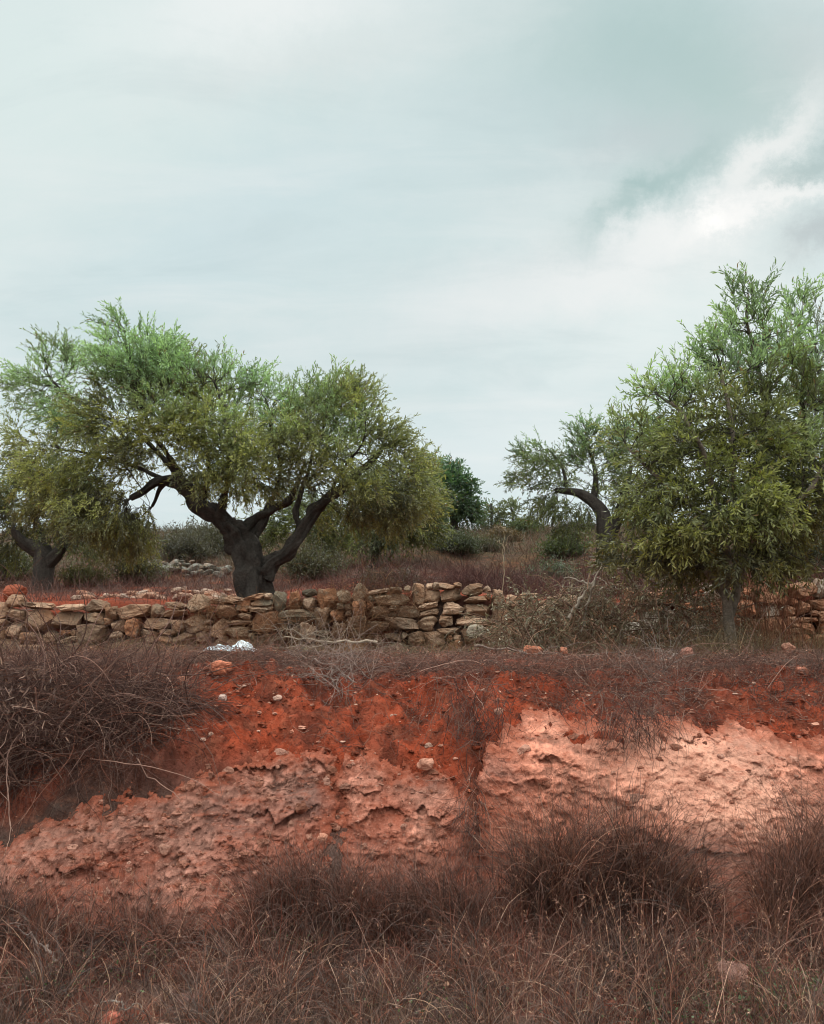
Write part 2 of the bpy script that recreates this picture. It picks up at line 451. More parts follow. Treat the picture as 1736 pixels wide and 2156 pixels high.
SHEETS = []
def rock_sheet(name, label, top_pts, zlow, T, style, tint, seed, step=.0075, bright=None, ledges=()):
    tp = np.array([xz_of(*p) for p in top_pts])
    x0, x1 = tp[0, 0], tp[-1, 0]
    xs = np.arange(x0 - .12, x1 + .12, step); zs = np.arange(zlow, tp[:, 1].max() + .12, step)
    X, Z = np.meshgrid(xs, zs)
    wob = .055 * fbm(X * 7, seed, Z * 7, 5, .65) + .05 * perlin(X * 2, seed + 4, Z * 2)
    top = np.interp(X, tp[:, 0], tp[:, 1]) + .03
    e = np.minimum(np.minimum(X - x0, x1 - X) * 1.2, (top - Z)) + wob
    edge = np.sqrt(np.clip(e, 0, .3) / .3)
    wx = X + .018 * fbm(X * 6, seed + 1, Z * 6, 3); wz = Z + .018 * fbm(X * 6, seed + 11, Z * 6, 3)
    bed = Z * 8.5 + 1.1 * fbm(X * 1.3, seed + 21, Z * 1.5, 3) + .25 * fbm(X * 7, seed, Z * 7, 3); bed = bed - np.floor(bed)
    t = T * edge - .045 - .5 * np.clip(-e, 0, 1)
    nf = fbm(X * 2.2, seed, Z * 3, 3)
    if style == 'smooth':
        strata = fbm(X * 4 + .3 * nf, seed * 2, Z * 11 + X * 2, 5, .55)
        w, cid = worley(X * 3.3 + .5 * nf, seed, Z * 4.5)
        rid = 1 - np.abs(fbm(X * 7, seed + 2, Z * 13, 4, .6))
        w3, c3 = worley(X * 9 + strata * .5, seed + 5, Z * 15)
        f1, c1 = facets(wx, wz * 1.7, 3.5, .014, 5); f2, c2 = facets(wx, wz * 1.8, 12, .0075, 9); f3, c3b = facets(wx, wz * 1.6, 30, .0042, 19)
        disp = .06 * nf + .012 * strata + .016 * (bed ** 2) * sstep(-.2, .3, nf + .1) + f1 + f2 + f3 + .009 * fbm(X * 24, seed, Z * 36, 4, .8); cells = .5 * c2 + .5 * c3b; crev = w3 * .8
    else:
        w, cid = worley(X * 7 + nf, seed, Z * 8)
        w2, cid2 = worley(X * 15 + .5 * fbm(X * 5, 2, Z * 5, 2), seed + 3, Z * 18 + nf)
        w3, c3 = worley(X * 34, seed + 6, Z * 38)
        dome = lambda w_: np.sqrt(np.clip(1 - (w_ * 1.35) ** 2, 0, 1))
        pebb = sstep(-.1, .35, fbm(X * 1.8, seed + 60, Z * 2.5, 2) + .15 - .25 * (X + 1.2))
        f1, c1 = facets(wx, wz * 1.6, 5, .012, 5); f2, c2 = facets(wx, wz * 1.4, 15, .0085, 9); f3, c3b = facets(wx, wz * 1.3, 34, .005, 19)
        disp = .06 * nf + .018 * bed ** 2 * (1 - .6 * pebb) + f1 + f2 + f3 + .016 * dome(w) * (.2 + cid) * pebb + (.020 * dome(w2) * (.1 + 1.3 * cid2) + .012 * dome(w3) * (.2 + 1.2 * c3)) * pebb + .014 * fbm(X * 8, seed, Z * 18, 4, .6) + .008 * fbm(X * 26, seed, Z * 38, 4, .8); cells = .4 * c2 + .3 * c3b + .3 * c3; crev = w2 * pebb
    t = t + (disp - disp.mean()) * (.15 + .85 * edge) + .02 * edge
    if bright is not None:      # the lip under which the face is undercut
        lx, lz = xz_of(1345, 1740); rx, rz = xz_of(1510, 1772)
        zl = lz + (rz - lz) * (X - lx) / (rx - lx) + .02 * perlin(X * 9, 1, 4) - .03 * np.sin((X - lx) / (rx - lx) * 3.1)
        a = sstep(lx - .1, lx + .05, X) * (1 - sstep(rx, rx + .15, X))
        t = t + a * (.035 * np.exp(-np.clip(Z - zl, 0, 9) / .12) * (Z > zl) - .025 * np.exp(-np.clip(zl - Z, 0, 9) / .06) * (Z <= zl))
    for (ax, ay, bx_, by, amp) in ledges:
        lx, lz = xz_of(ax, ay); rx, rz = xz_of(bx_, by)
        zl = lz + (rz - lz) * (X - lx) / (rx - lx) + .05 * fbm(X * 5, seed, ax, 5, .65)
        a = sstep(lx - .1, lx + .1, X) * (1 - sstep(rx - .1, rx + .1, X)) * amp * np.clip(.45 + .9 * fbm(X * 5, seed + 8, ax, 3), 0, 1)
        t = t + a * (np.exp(-np.clip(Z - zl, 0, 9) / .07) * (Z > zl) - .7 * np.exp(-np.clip(zl - Z, 0, 9) / .05) * (Z <= zl))
    Y = bank_y(X, np.clip(Z, .16, 1.42)) - t - .03
    Zd = Z + .012 * fbm(X * 12, seed + 9, Z * 12, 3)
    Xd = X + .012 * fbm(X * 12, seed + 19, Z * 12, 3)
    n, m = X.shape
    idx = np.arange(n * m).reshape(n, m)
    F = np.stack([idx[:-1, :-1], idx[:-1, 1:], idx[1:, 1:], idx[1:, :-1]], -1).reshape(-1, 4)
    keep = (t > -.04).reshape(-1)[F].all(axis=1); F = F[keep]
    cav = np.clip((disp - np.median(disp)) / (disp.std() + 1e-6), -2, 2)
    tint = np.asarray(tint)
    c = mix(tint * .5, tint * 1.08, np.clip(.55 + .22 * cav, 0, 1)) * (1 + .55 * (cells - .5) * sstep(0, .3, .8 - crev) - .35 * sstep(.5, .8, crev))[..., None]  # shade painted into the colour: hollows and creases darker, knobs lighter
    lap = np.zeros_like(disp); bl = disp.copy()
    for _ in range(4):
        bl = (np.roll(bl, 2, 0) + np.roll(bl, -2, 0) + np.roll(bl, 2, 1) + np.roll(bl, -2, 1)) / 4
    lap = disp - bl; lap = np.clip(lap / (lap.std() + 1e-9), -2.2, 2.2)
    c = c * np.clip(1 + .26 * lap, .3, 1.45)[..., None]  # relief shading painted in: small dips darkened, raised grain lightened
    stain = np.clip(.2 + .9 * fbm(X * 2.6, seed + 30, Z * 2.2, 4), 0, .75)
    c = mix(c, np.array([.36, .075, .035]), stain * (.65 if style != 'smooth' else .55))
    grey = np.clip(.9 * fbm(X * 1.7, seed + 50, Z * 2.4, 4) + .05, 0, .7)
    c = mix(c, np.array([.19, .095, .075]), grey)
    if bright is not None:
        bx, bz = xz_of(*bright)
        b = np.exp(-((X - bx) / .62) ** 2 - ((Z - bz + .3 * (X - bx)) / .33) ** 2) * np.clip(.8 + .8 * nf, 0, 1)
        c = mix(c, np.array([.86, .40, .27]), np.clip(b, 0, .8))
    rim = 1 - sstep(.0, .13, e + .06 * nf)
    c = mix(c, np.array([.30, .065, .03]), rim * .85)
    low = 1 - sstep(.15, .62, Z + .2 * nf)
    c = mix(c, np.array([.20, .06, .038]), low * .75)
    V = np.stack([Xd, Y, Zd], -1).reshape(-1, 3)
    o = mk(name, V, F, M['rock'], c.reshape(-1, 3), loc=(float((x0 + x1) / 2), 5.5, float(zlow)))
    tag(o, label, 'rock'); SHEETS.append((X, Z, Y, t)); return o

rock_sheet('rock_outcrop', 'large smooth salmon pink bedrock face with a pale right half, under red soil',
    [(1000, 1700), (1008, 1650), (1035, 1590), (1090, 1552), (1180, 1530), (1290, 1535), (1350, 1520), (1400, 1533), (1440, 1552), (1500, 1527), (1560, 1548), (1700, 1566), (1800, 1575), (1990, 1600), (2200, 1640)],
    .02, .115, 'smooth', (.56, .20, .125), 3.3, bright=(1490, 1650), ledges=((1440, 1568, 1600, 1562, .03), (1120, 1600, 1280, 1585, .035), (1150, 1660, 1330, 1690, .02), (1590, 1600, 1760, 1625, .03)))
rock_sheet('rock_outcrop', 'crumbly brown pink rock block in the middle of the bank, between two reddish cracks',
    [(716, 1640), (722, 1612), (780, 1608), (830, 1620), (860, 1628), (940, 1642), (962, 1660), (985, 1700), (995, 1720)],
    .05, .11, 'lumpy', (.42, .165, .11), 8.1, ledges=((770, 1700, 960, 1710, .04), (730, 1660, 800, 1665, .03)))
rock_sheet('rock_outcrop', 'long knobbly conglomerate rock face on the left side of the bank with an overhanging top',
    [(-220, 1800), (-60, 1790), (60, 1752), (100, 1725), (190, 1695), (300, 1672), (380, 1650), (430, 1625), (490, 1602), (560, 1590), (640, 1592), (690, 1605), (706, 1640)],
    .05, .11, 'lumpy', (.35, .15, .105), 5.7, ledges=((480, 1622, 690, 1612, .06), (540, 1705, 690, 1690, .04), (120, 1800, 330, 1770, .04), (420, 1760, 520, 1745, .03)))

# ------------------------------------------------------------------ stones
def ico(sub):
    bm = bmesh.new(); bmesh.ops.create_icosphere(bm, subdivisions=sub, radius=1)
    V = np.array([v.co[:] for v in bm.verts]); F = np.array([[v.index for v in f.verts] for f in bm.faces]); bm.free()
    return V, F
ICO4 = ico(4); ICO3 = ico(3); ICO2 = ico(2)

def stone_shape(hx, hy, hz_, rng, k=4.0, cuts=5, rough=.05, base=ICO4, rot=.12):
    n, F = base
    s = (np.abs(n) ** k).sum(1) ** (-1 / k)
    p = n * s[:, None]
    for i in range(cuts):
        d = norm(rng.normal(size=3) * [1, 1, 1]); off = rng.uniform(.60, .92)
        e = p @ d; over = np.clip(e - off * max(1, np.abs(d).sum() * .75), 0, None); p = p - over[:, None] * d * .93
    sd = rng.uniform(0, 50)
    q = n * 1.5 + sd
    p = p * (1 + rough * 2.0 * fbm(q[:, 0], q[:, 1], q[:, 2], 3))[:, None]
    q = p * 4 + sd
    p = p + norm(p) * (rough * .55 * fbm(q[:, 0], q[:, 1], q[:, 2], 3, .6))[:, None]
    p = p * [hx, hy, hz_]
    a = rng.normal() * rot; c, s_ = math.cos(a), math.sin(a)
    p = np.stack([p[:, 0] * c - p[:, 2] * s_, p[:, 1], p[:, 0] * s_ + p[:, 2] * c], 1)
    return p, F

def stone_wall(name, label, x0, x1, y_front, basefn, topfn, rng, ux=.105, uz=.095, tintfn=None, maxparts=96, depth=.16, vis=(-4.9, 4.9)):
    root = thing(name, label, 'stone wall', (float((x0 + x1) / 2), y_front + .15, float(basefn((x0 + x1) / 2))))
    nx = int((x1 - x0) / ux); nz = 12
    occ = np.zeros((nx, nz + 3), bool); st = []
    sizes = [(3, 2), (3, 2), (4, 2), (2, 2), (3, 3), (2, 1), (5, 2), (2, 2), (3, 2), (4, 3), (2, 3), (3, 1), (1, 1), (4, 2)]
    for j in range(nz):
        for i in range(nx):
            if occ[i, j]: continue
            for t in range(8):
                w, h = sizes[rng.integers(len(sizes))]
                if i + w <= nx and not occ[i:i + w, j:j + h].any():
                    # avoid ragged overlap
                    break
            else: w = h = 1
            xc = x0 + (i + w / 2) * ux
            hgt = float(topfn(xc) - basefn(xc)); n_u = max(3, int(round(hgt / uz)))
            if j >= n_u: continue
            h = min(h, n_u - j + (rng.random() < .35))
            h = max(h, 1)
            occ[i:i + w, j:j + h] = True
            st.append((xc, j, w, h, hgt / n_u))
    objs = []
    for (xc, j, w, h, u) in st:
        zc = float(basefn(xc)) + (j + h / 2) * u
        zc += .035 * float(perlin(xc * 1.3, zc * 2, 1.5)) ; xcc = xc + .04 * float(perlin(xc * 2, zc * 3.3, 7.7))
        big = w * h
        hx = w * ux / 2 * rng.uniform(.98, 1.12); hzz = h * u / 2 * rng.uniform(.98, 1.14); hy = depth * rng.uniform(.8, 1.1) * (.7 if big < 3 else 1)
        p, F = stone_shape(hx, hy, hzz, rng, k=rng.uniform(3.5, 8), cuts=rng.integers(9, 15), rough=.075, base=ICO4 if abs(xc) < 5.2 and big > 2 else ICO3, rot=.09)
        c = np.array([xcc, y_front + hy + rng.uniform(-.03, .04) + .10 * (zc - float(basefn(xc))), zc])
        base = tintfn(xcc, zc, rng)
        objs.append((big + (0 if vis[0] < xc < vis[1] else -100), c, p, F, base))
    objs.sort(key=lambda t: -t[0])
    A = Acc()
    for k, (s, c, p, F, t) in enumerate(objs):
        if k < maxparts and s > -50:
            o = mk('stone', p, F, M['stone'], np.broadcast_to(t, p.shape), root, smooth=False)
            o.location = Vector(c) - root.location
        else:
            A.add(p + c, F, t)
    o = A.build('small_stones', M['stone'], root, smooth=False)
    if o: o['kind'] = 'stuff'
    return root

def wall_tint(x, z, rng):
    n = perlin(x * .8, z * 2, 3.3)
    warm = np.array([.33, .18, .11]); grey = np.array([.17, .125, .085]); rust = np.array([.32, .115, .05]); pale = np.array([.44, .27, .18])
    g = sstep(-2.4, -1.6, x) * (1 - sstep(-.3, .5, x))
    c = mix(warm, grey, float(np.clip(.15 + .6 * g + .3 * rng.normal() * .6, 0, 1)))
    r = rng.random()
    if r < .16: c = mix(c, rust, .75)
    elif r < .34: c = mix(c, pale, .7)
    return c * rng.uniform(.55, 1.3)

base_fn = lambda x: 1.37
rngw = np.random.default_rng(21)
stone_wall('dry_stone_wall', 'long dry stone terrace wall of brown and lichened grey stones below the big gnarled olive tree', -7.5, 2.5, 10.60, base_fn, lambda x: walltop(x) - .03 + .04 * math.sin(x * 2.1), rngw, ux=.088, uz=.078, tintfn=wall_tint)
def wall_tint2(x, z, rng):
    c = mix((.33, .15, .085), (.34, .10, .045), float(np.clip(.35 + .5 * rng.normal(), 0, 1)))
    if rng.random() < .2: c = np.array([.42, .33, .26])
    return c * rng.uniform(.7, 1.1)
stone_wall('dry_stone_wall', 'shorter reddish dry stone wall at the right edge behind the young olive stems', 2.55, 8.0, 10.50, base_fn, lambda x: walltop(x) + .0, rngw, ux=.082, uz=.07, tintfn=wall_tint2, vis=(2.5, 5.1))

def rubble(name, label, pts, rng, tintfn, smin, smax, flat=.7, jit=.1):
    """low line or heap of stones, each stone a part"""
    P = np.array(pts); c = P.mean(0); root = thing(name, label, 'stones', (float(c[0]), float(c[1]), float(hz(c[0], c[1]))))
    for (x, y, dz) in P:
        s = rng.uniform(smin, smax) * (1.3 if rng.random() < .2 else 1)
        p, F = stone_shape(s * rng.uniform(.8, 1.5), s, s * flat * rng.uniform(.8, 1.2), rng, k=3, cuts=6, rough=.07, base=ICO3, rot=.2)
        o = mk('stone', p, F, M['stone'], np.broadcast_to(tintfn(rng), p.shape), root, smooth=False)
        o.location = Vector((x, y, float(hz(x, y)) + dz + s * flat * .45)) - root.location
    return root
rr = np.random.default_rng(5)
pts = []
for i in range(70):
    px = rr.uniform(170, 500); Y = rr.uniform(14.2, 15.6)
    x = at(px, 1210, Y)[0]
    pts.append((x, Y, 0.12 * rr.random() * sstep(330, 420, px)))
rubble('rubble_bank', 'low tumbled line of reddish stones on the red soil left of the gnarled trunk', pts, rr,
       lambda r: mix((.42, .17, .10), (.48, .33, .25), r.random()) * r.uniform(.8, 1.1), .05, .11, .6)
pts = []
for i in range(95):
    px = rr.uniform(315, 480); u = rr.random(); Y = 19.5 + 1.2 * u
    x = at(px, 1190, Y)[0]
    pts.append((x, Y, 0.16 * rr.random() * (.5 + .5 * math.sin((px - 315) / 165 * math.pi))))
rubble('stone_heap', 'grey lichened heap of field stones beyond the rubble line, left of the gnarled trunk', pts, rr,
       lambda r: mix((.10, .085, .065), (.30, .26, .22), r.random() ** 2), .045, .10, .6)

# angular fragments bedded in the faces
A = Acc()
for si, (X_, Z_, Y_, t_), m in ((0, SHEETS[0], 260), (1, SHEETS[1], 200), (2, SHEETS[2], 650)):
    c_ = 0
    while c_ < m:
        i_, j_ = rr.integers(4, X_.shape[0] - 4), rr.integers(4, X_.shape[1] - 4)
        if t_[i_, j_] < -.03 or Y_[i_, j_] > 5.9: c_ += .2; continue
        c_ += 1; s_ = .006 + .026 * rr.random() ** 4
        n_ = ICO2[0]; p = n_ * (1 + .8 * (rr.random((len(n_), 1)) - .5)) * [s_ * rr.uniform(.8, 1.5), s_ * .8, s_ * rr.uniform(.6, 1.1)]
        A.add(p + [X_[i_, j_], Y_[i_, j_] + s_ * .1, Z_[i_, j_]], ICO2[1], mix((.28, .10, .06), (.56, .27, .19), rr.random() ** 2) * rr.uniform(.65, 1.1))
o = A.build('rock_rubble', M['rock'], smooth=False); tag(o, 'angular rock chips bedded in the weathered faces of the bank', 'rubble', kind='stuff')

# loose stones one could pick up  (px, py, width px, tint, Y or None, label)
LOOSE = [
 (468, 1410, 21, (.52, .19, .11), None, 'bright orange round stone at the edge of the bank below the white plastic'),
 (382, 1435, 11, (.50, .23, .15), None, 'small orange stone left of the bright orange round stone'),
 (470, 1471, 9, (.55, .42, .36), None, 'small pale grey stone in red soil right below the orange stone'),
 (585, 1471, 9, (.58, .40, .32), None, 'small buff stone high on the red soil slope under the twig heap'),
 (895, 1607, 17, (.50, .26, .18), 5.55, 'rounded pinkish stone resting on the middle rock block'),
 (128, 1888, 27, (.42, .19, .13), 5.02, 'fist shaped red brown boulder on the lower left of the conglomerate rock'),
 (1545, 2085, 29, (.26, .15, .12), None, 'brown angular stone half hidden in green weeds at the bottom right'),
 (1187, 1368, 9, (.42, .18, .11), 7.4, 'small orange stone at the foot of the pruned branch pile'),
 (1446, 1371, 13, (.33, .16, .12), 7.2, 'dull pink stone on the terrace below the young olive'),
 (1660, 1362, 14, (.42, .23, .16), 7.6, 'flat pale stone lying below the right hand wall'),
 (1690, 1415, 12, (.48, .20, .13), None, 'orange brown stone in dry brush at the right edge of the bank'),
 (540, 1840, 9, (.50, .24, .17), 5.0, 'little reddish cube of stone just above the grass, left of centre'),
 (1122, 1366, 19, (.36, .14, .08), 7.6, 'low reddish stone on the terrace in front of the long wall end'),
 (236, 2160, 15, (.38, .12, .08), None, 'bright red stone cut by the bottom edge of the photo'),
 (398, 2120, 17, (.20, .11, .09), None, 'dark brown stone in grass near the bottom left'),
 (395, 1385, 14, (.45, .25, .18), 7.0, 'rosy stone in the litter at the foot of the wall'),
 (1003, 1335, 20, (.28, .25, .19), 10.2, 'grey green stone fallen at the foot of the long wall'),
 (1050, 1500, 9, (.5, .28, .2), None, 'little buff stone in red soil above the right rock'),
 (680, 1762, 10, (.50, .24, .16), 5.15, 'pale stone wedged in the crack between the left and middle rocks'),
 (30, 1252, 22, (.30, .09, .05), 11.0, 'rust red boulder on top of the long wall at its left end'),
]
for (px, py, w, t, Y, lab) in LOOSE:
    p0 = at(px, py, Y) if Y else ground(px, py)
    if Y and Y > 6.5: p0[2] = max(p0[2], hz(p0[0], p0[1]))
    s = w / F_D * p0[1] * (1.25 if py > 2000 else 1)
    p, F = stone_shape(s, s * .9, s * .75, rr, k=2.8, cuts=6, rough=.08, base=ICO4, rot=.3) if w else stone_shape(.16, .09, .026, rr, k=3.5, cuts=7, rough=.09, base=ICO4, rot=.0)
    if not w: p[:, 2] -= p[:, 0] * .28
    o = mk('loose_stone', p, F, M['pebble'], np.broadcast_to(t, p.shape) * [.85, .72, .68], smooth=False); o.location = (p0[0], p0[1] - .01, p0[2] + (s * .2 if not (Y and Y < 6) else 0) + (s * .45 if py > 2000 else 0) - (s * .4 if (Y and 7 < Y < 8) else 0))
    tag(o, lab, 'stone')

# gravel in the soil
A = Acc()
nP = 1300
x = rr.uniform(-3.4, 3.4, nP); y = np.where(rr.random(nP) < .62, rr.uniform(5.5, 6.45, nP), rr.uniform(3.2, 11, nP))
for i in range(nP):
    s = .004 + .015 * rr.random() ** 4
    n, F = ICO2 if s > .012 else ICO2
    p = n * (1 + .6 * (rr.random((len(n), 1)) - .5)) * [s * rr.uniform(.8, 1.6), s, s * rr.uniform(.4, .9)]
    t = mix((.36, .10, .05), (.56, .33, .24), rr.random() ** 2) * rr.uniform(.6, 1.05)
    A.add(p + [x[i], y[i], float(hz(x[i], y[i])) + s * .3], F, t)
o = A.build('gravel', M['pebble'], smooth=False); tag(o, 'pale bits of gravel scattered in the red soil of the bank', 'gravel', kind='stuff')

A = Acc(); nP = 3500
x = rr.uniform(-2.8, 3.6, nP); y = rr.uniform(5.45, 6.5, nP); cl = fbm(x * 3, y * 3, 77, 2); k = rr.random(nP) < np.clip(.45 + 1.2 * cl, .05, 1); x, y = x[k], y[k]
zc_ = hz(x, y)
for i in range(len(x)):
    s_ = .005 + .020 * rr.random() ** 4
    p = ICO2[0] * (1 + .9 * (rr.random((len(ICO2[0]), 1)) - .5)) * [s_ * rr.uniform(.8, 1.4), s_, s_ * rr.uniform(.3, .7)]
    A.add(p + [x[i], y[i], float(zc_[i]) + s_ * .1], ICO2[1], mix((.30, .06, .028), (.16, .045, .028), rr.random()) * rr.uniform(.7, 1.15))
o = A.build('soil_clods', M['soil'], smooth=False); tag(o, 'crumbs and clods of red earth on the eroded bank slope', 'soil', kind='stuff')

# ------------------------------------------------------------------ trees
def spline(pts, n):
    pts = np.asarray(pts, float); t = np.linspace(0, len(pts) - 1, n)
    out = []
    for tt in t:
        i = min(int(tt), len(pts) - 2); f = tt - i
        p0 = pts[max(i - 1, 0)]; p1 = pts[i]; p2 = pts[i + 1]; p3 = pts[min(i + 2, len(pts) - 1)]
        out.append(.5 * ((2 * p1) + (-p0 + p2) * f + (2 * p0 - 5 * p1 + 4 * p2 - p3) * f * f + (-p0 + 3 * p1 - 3 * p2 + p3) * f ** 3))
    return np.array(out)

def limb_mesh(P, R, sides, seed, gnarl=.16):
    """knotty tube with a rounded tip"""
    K = len(P); T = norm(np.gradient(P, axis=0)); V = []
    s = norm(np.cross(T[0], [0.3, 1, .2]))
    ang = np.arange(sides) * 2 * math.pi / sides
    for k in range(K):
        s = norm(s - T[k] * (s @ T[k])); u = np.cross(T[k], s)
        r = R[k] * (1 + gnarl * perlin(np.cos(ang) * 1.6 + seed, np.sin(ang) * 1.6, k * .25) * 1.4 + gnarl * 1.1 * perlin(np.cos(ang) * 3.0 + seed, np.sin(ang) * 3.0, k * .10 + 4) + gnarl * .9 * perlin(np.cos(ang) * 6 + seed, np.sin(ang) * 6, k * .2 + 9))
        V.append(P[k] + (s[None] * np.cos(ang)[:, None] + u[None] * np.sin(ang)[:, None]) * r[:, None])
    V.append(np.array([P[-1] + T[-1] * R[-1] * .5])); V = np.concatenate(V)
    i = np.arange(K * sides).reshape(K, sides); a = i[:-1]; b = np.roll(a, -1, 1); d = i[1:]; c = np.roll(d, -1, 1)
    F4 = np.stack([a, b, c, d], -1).reshape(-1, 4)
    F3 = np.stack([i[-1], np.roll(i[-1], -1), np.full(sides, K * sides)], -1)
    return V, [F3, F4]

def make_tree(name, label, cat, Y, limbs, blobs, rng, group=None, n_att=600, tw_per=4, tw_len=.35, nleaf=22, leaf=(.055, .012),
              colfn=None, bark=(.066, .052, .043), branchcol=(.10, .085, .06), sides=14, limb_names=True, base_px=None, gn=.16, sink=.1, lw=1.0, depthscale=1.0, flat=False):
    b = base_px or limbs[0][0][:2]
    bp = at(b[0], b[1], Y); bz = float(hz(bp[0], Y))
    root = thing(name, label, cat, (float(bp[0]), float(Y), bz), group)
    nodes = []; dirs = []; rad = []
    for li, L in enumerate(limbs):
        ctrl = np.array([[*at(p[0], p[1], Y + p[2])] for p in L]); R = np.array([p[3] for p in L]) / F_D * Y / 2 * lw
        if li == 0: ctrl[0, 2] = bz - sink
        n = max(5, int(np.linalg.norm(np.diff(ctrl, axis=0), axis=1).sum() / (.05 if Y < 14 else .12)))
        P = spline(ctrl, n); Rr = spline(np.stack([R, R, R], 1), n)[:, 0]
        if sides >= 12 and Rr.max() > .03:
            P = P + np.stack([perlin(P[:, 2] * 4 + li, P[:, 0] * 4, k * 3.1) for k in range(3)], 1) * .05 * np.linspace(.2, 1, len(P))[:, None]
        V, F = limb_mesh(P, np.maximum(Rr, .004), (sides * 2 if Rr.max() > .09 else sides) if Rr.max() > .03 else 7, li * 3.7, gn)
        bc = np.asarray(L[0][4] if len(L[0]) > 4 else bark)
        cv = bc * (1 + .5 * fbm(V[:, 0] * 12, V[:, 1] * 12, V[:, 2] * 3, 3))[:, None]
        child('trunk' if li == 0 else 'limb', V, F, M['bark'], root, cv)
        m = Rr < 9
        st = 0 if li else int(n * .6)
        nodes.append(P[st::2]); dirs.append(norm(np.gradient(P, axis=0))[st::2]); rad.append(Rr[st::2])
    nodes = np.concatenate(nodes); dirs = np.concatenate(dirs); rad = np.concatenate(rad)
    # crown volume
    vol = np.array([bb[2] * bb[3] for bb in blobs], float); cnt = np.maximum(2, (vol / vol.sum() * n_att)).astype(int)
    att = []; bi = []
    for k, (bb, c) in enumerate(zip(blobs, cnt)):
        dy = bb[4] if len(bb) > 4 else 0; Yc = Y + dy
        ctr = at(bb[0], bb[1], Yc); rx = bb[2] / F_D * Yc; rz = bb[3] / F_D * Yc; ry = (bb[5] if len(bb) > 5 else max(rx, rz) * .9) * depthscale
        v = norm(rng.normal(size=(c, 3))) * (rng.random((c, 1)) ** .45)
        att.append(ctr + v * [rx, ry, rz]); bi += [k] * c
    att = np.concatenate(att); bi = np.array(bi)
    d0 = np.min(np.linalg.norm(att[:, None] - nodes[None], axis=2), axis=1); order = np.argsort(d0)
    n0 = len(nodes); cap = n0 + len(att) * 5
    NN = np.zeros((cap, 3)); DD = np.zeros((cap, 3)); RR = np.zeros(cap)
    NN[:n0] = nodes; DD[:n0] = dirs; RR[:n0] = rad; n = n0
    paths = []; radii = []; ends = np.zeros_like(att)
    for ai in order:
        a = att[ai]; v = a - NN[:n]; dist = np.linalg.norm(v, axis=1)
        cosn = (v * DD[:n]).sum(1) / np.maximum(dist, 1e-6)
        k = np.argmin(dist * (1.35 - .35 * cosn) + .02 / np.maximum(RR[:n], .002) * .05)
        s = NN[k]; d = dist[k]
        m = s + DD[k] * d * .35 + rng.normal(size=3) * d * .06; m2 = s + (a - s) * .66 + rng.normal(size=3) * d * .07 + [0, 0, .05 * d]
        P = spline([s, (m + s * .2 + m2 * .3) / 1.5, m2, a], 5)
        r0 = min(RR[k] * .75, .004 + .016 * min(d, 1.5)); Rp = np.linspace(r0, max(.0022, r0 * .35), 5)
        paths.append(P); radii.append(Rp); ends[ai] = norm(P[-1] - P[-2])
        NN[n:n + 4] = P[1:]; DD[n:n + 4] = norm(np.gradient(P, axis=0))[1:]; RR[n:n + 4] = Rp[1:]; n += 4
    bm_ = Acc(); V, F = tubes(np.array(paths), np.array(radii), 5 if Y < 14 else 3); bm_.add(V, F, rep(np.asarray(branchcol) * rng.uniform(.5, 1.3, (len(paths), 1)), V.shape[0] // len(paths)))
    # sprays of twigs
    T = np.repeat(att, tw_per, 0); td = np.repeat(ends, tw_per, 0); tb = np.repeat(bi, tw_per)
    cen = att.mean(0); outw = norm(T - cen)
    up = np.array([(bb[6] if len(bb) > 6 else .5) for bb in blobs])[tb]
    td = norm(td * .5 + outw * .45 + rng.normal(size=T.shape) * .5 + np.stack([0 * up, 0 * up, up], 1))
    ln = tw_len * rng.uniform(.5, 1.25, len(T))
    P = strands(T, td, ln, 6, .09, grav=np.where(up < 0, .12, .16), rng=rng)
    W = np.linspace(.0028, .0012, 6)[None] * np.ones((len(T), 1)) * (1 if Y < 14 else 1.6)
    V, F = tubes(P, W, 3); bm_.add(V, F, rep(np.asarray(branchcol) * 1.1 * rng.uniform(.6, 1.3, (len(T), 1)), 18))
    bm_.build('branches', M['bark'], root)
    # leaves in opposite pairs along the twigs
    nl = nleaf; ti = np.repeat(np.arange(len(T)), nl); s = (np.tile(np.arange(nl), len(T)) + rng.random(len(ti)) * .6) / nl
    s = .12 + .88 * s; f = np.clip(s * 5, 0, 4.999); k = f.astype(int); fr = (f - k)[:, None]
    pos = P[ti, k] * (1 - fr) + P[ti, k + 1] * fr; tan = norm(P[ti, k + 1] - P[ti, k])
    sd = norm(np.cross(tan, rng.normal(size=tan.shape))); ld = norm(tan * .85 + sd * rng.uniform(.35, .95, (len(ti), 1)) + [0, 0, .05])
    drop = rng.random(len(ti)) > .12; pos, ld, tii = pos[drop], ld[drop], ti[drop]
    L = leaf[0] * rng.uniform(.6, 1.25, len(pos)); Wd = leaf[1] * rng.uniform(.7, 1.2, len(pos))
    V, F = leaves(pos, ld, L, Wd, rng)
    c = colfn(pos, P[tii, 0], rng)
    cr = Acc(); cr.add(V, F, rep(c, 6)); cr.build('foliage', M['leaf'], root, smooth=False)
    return root

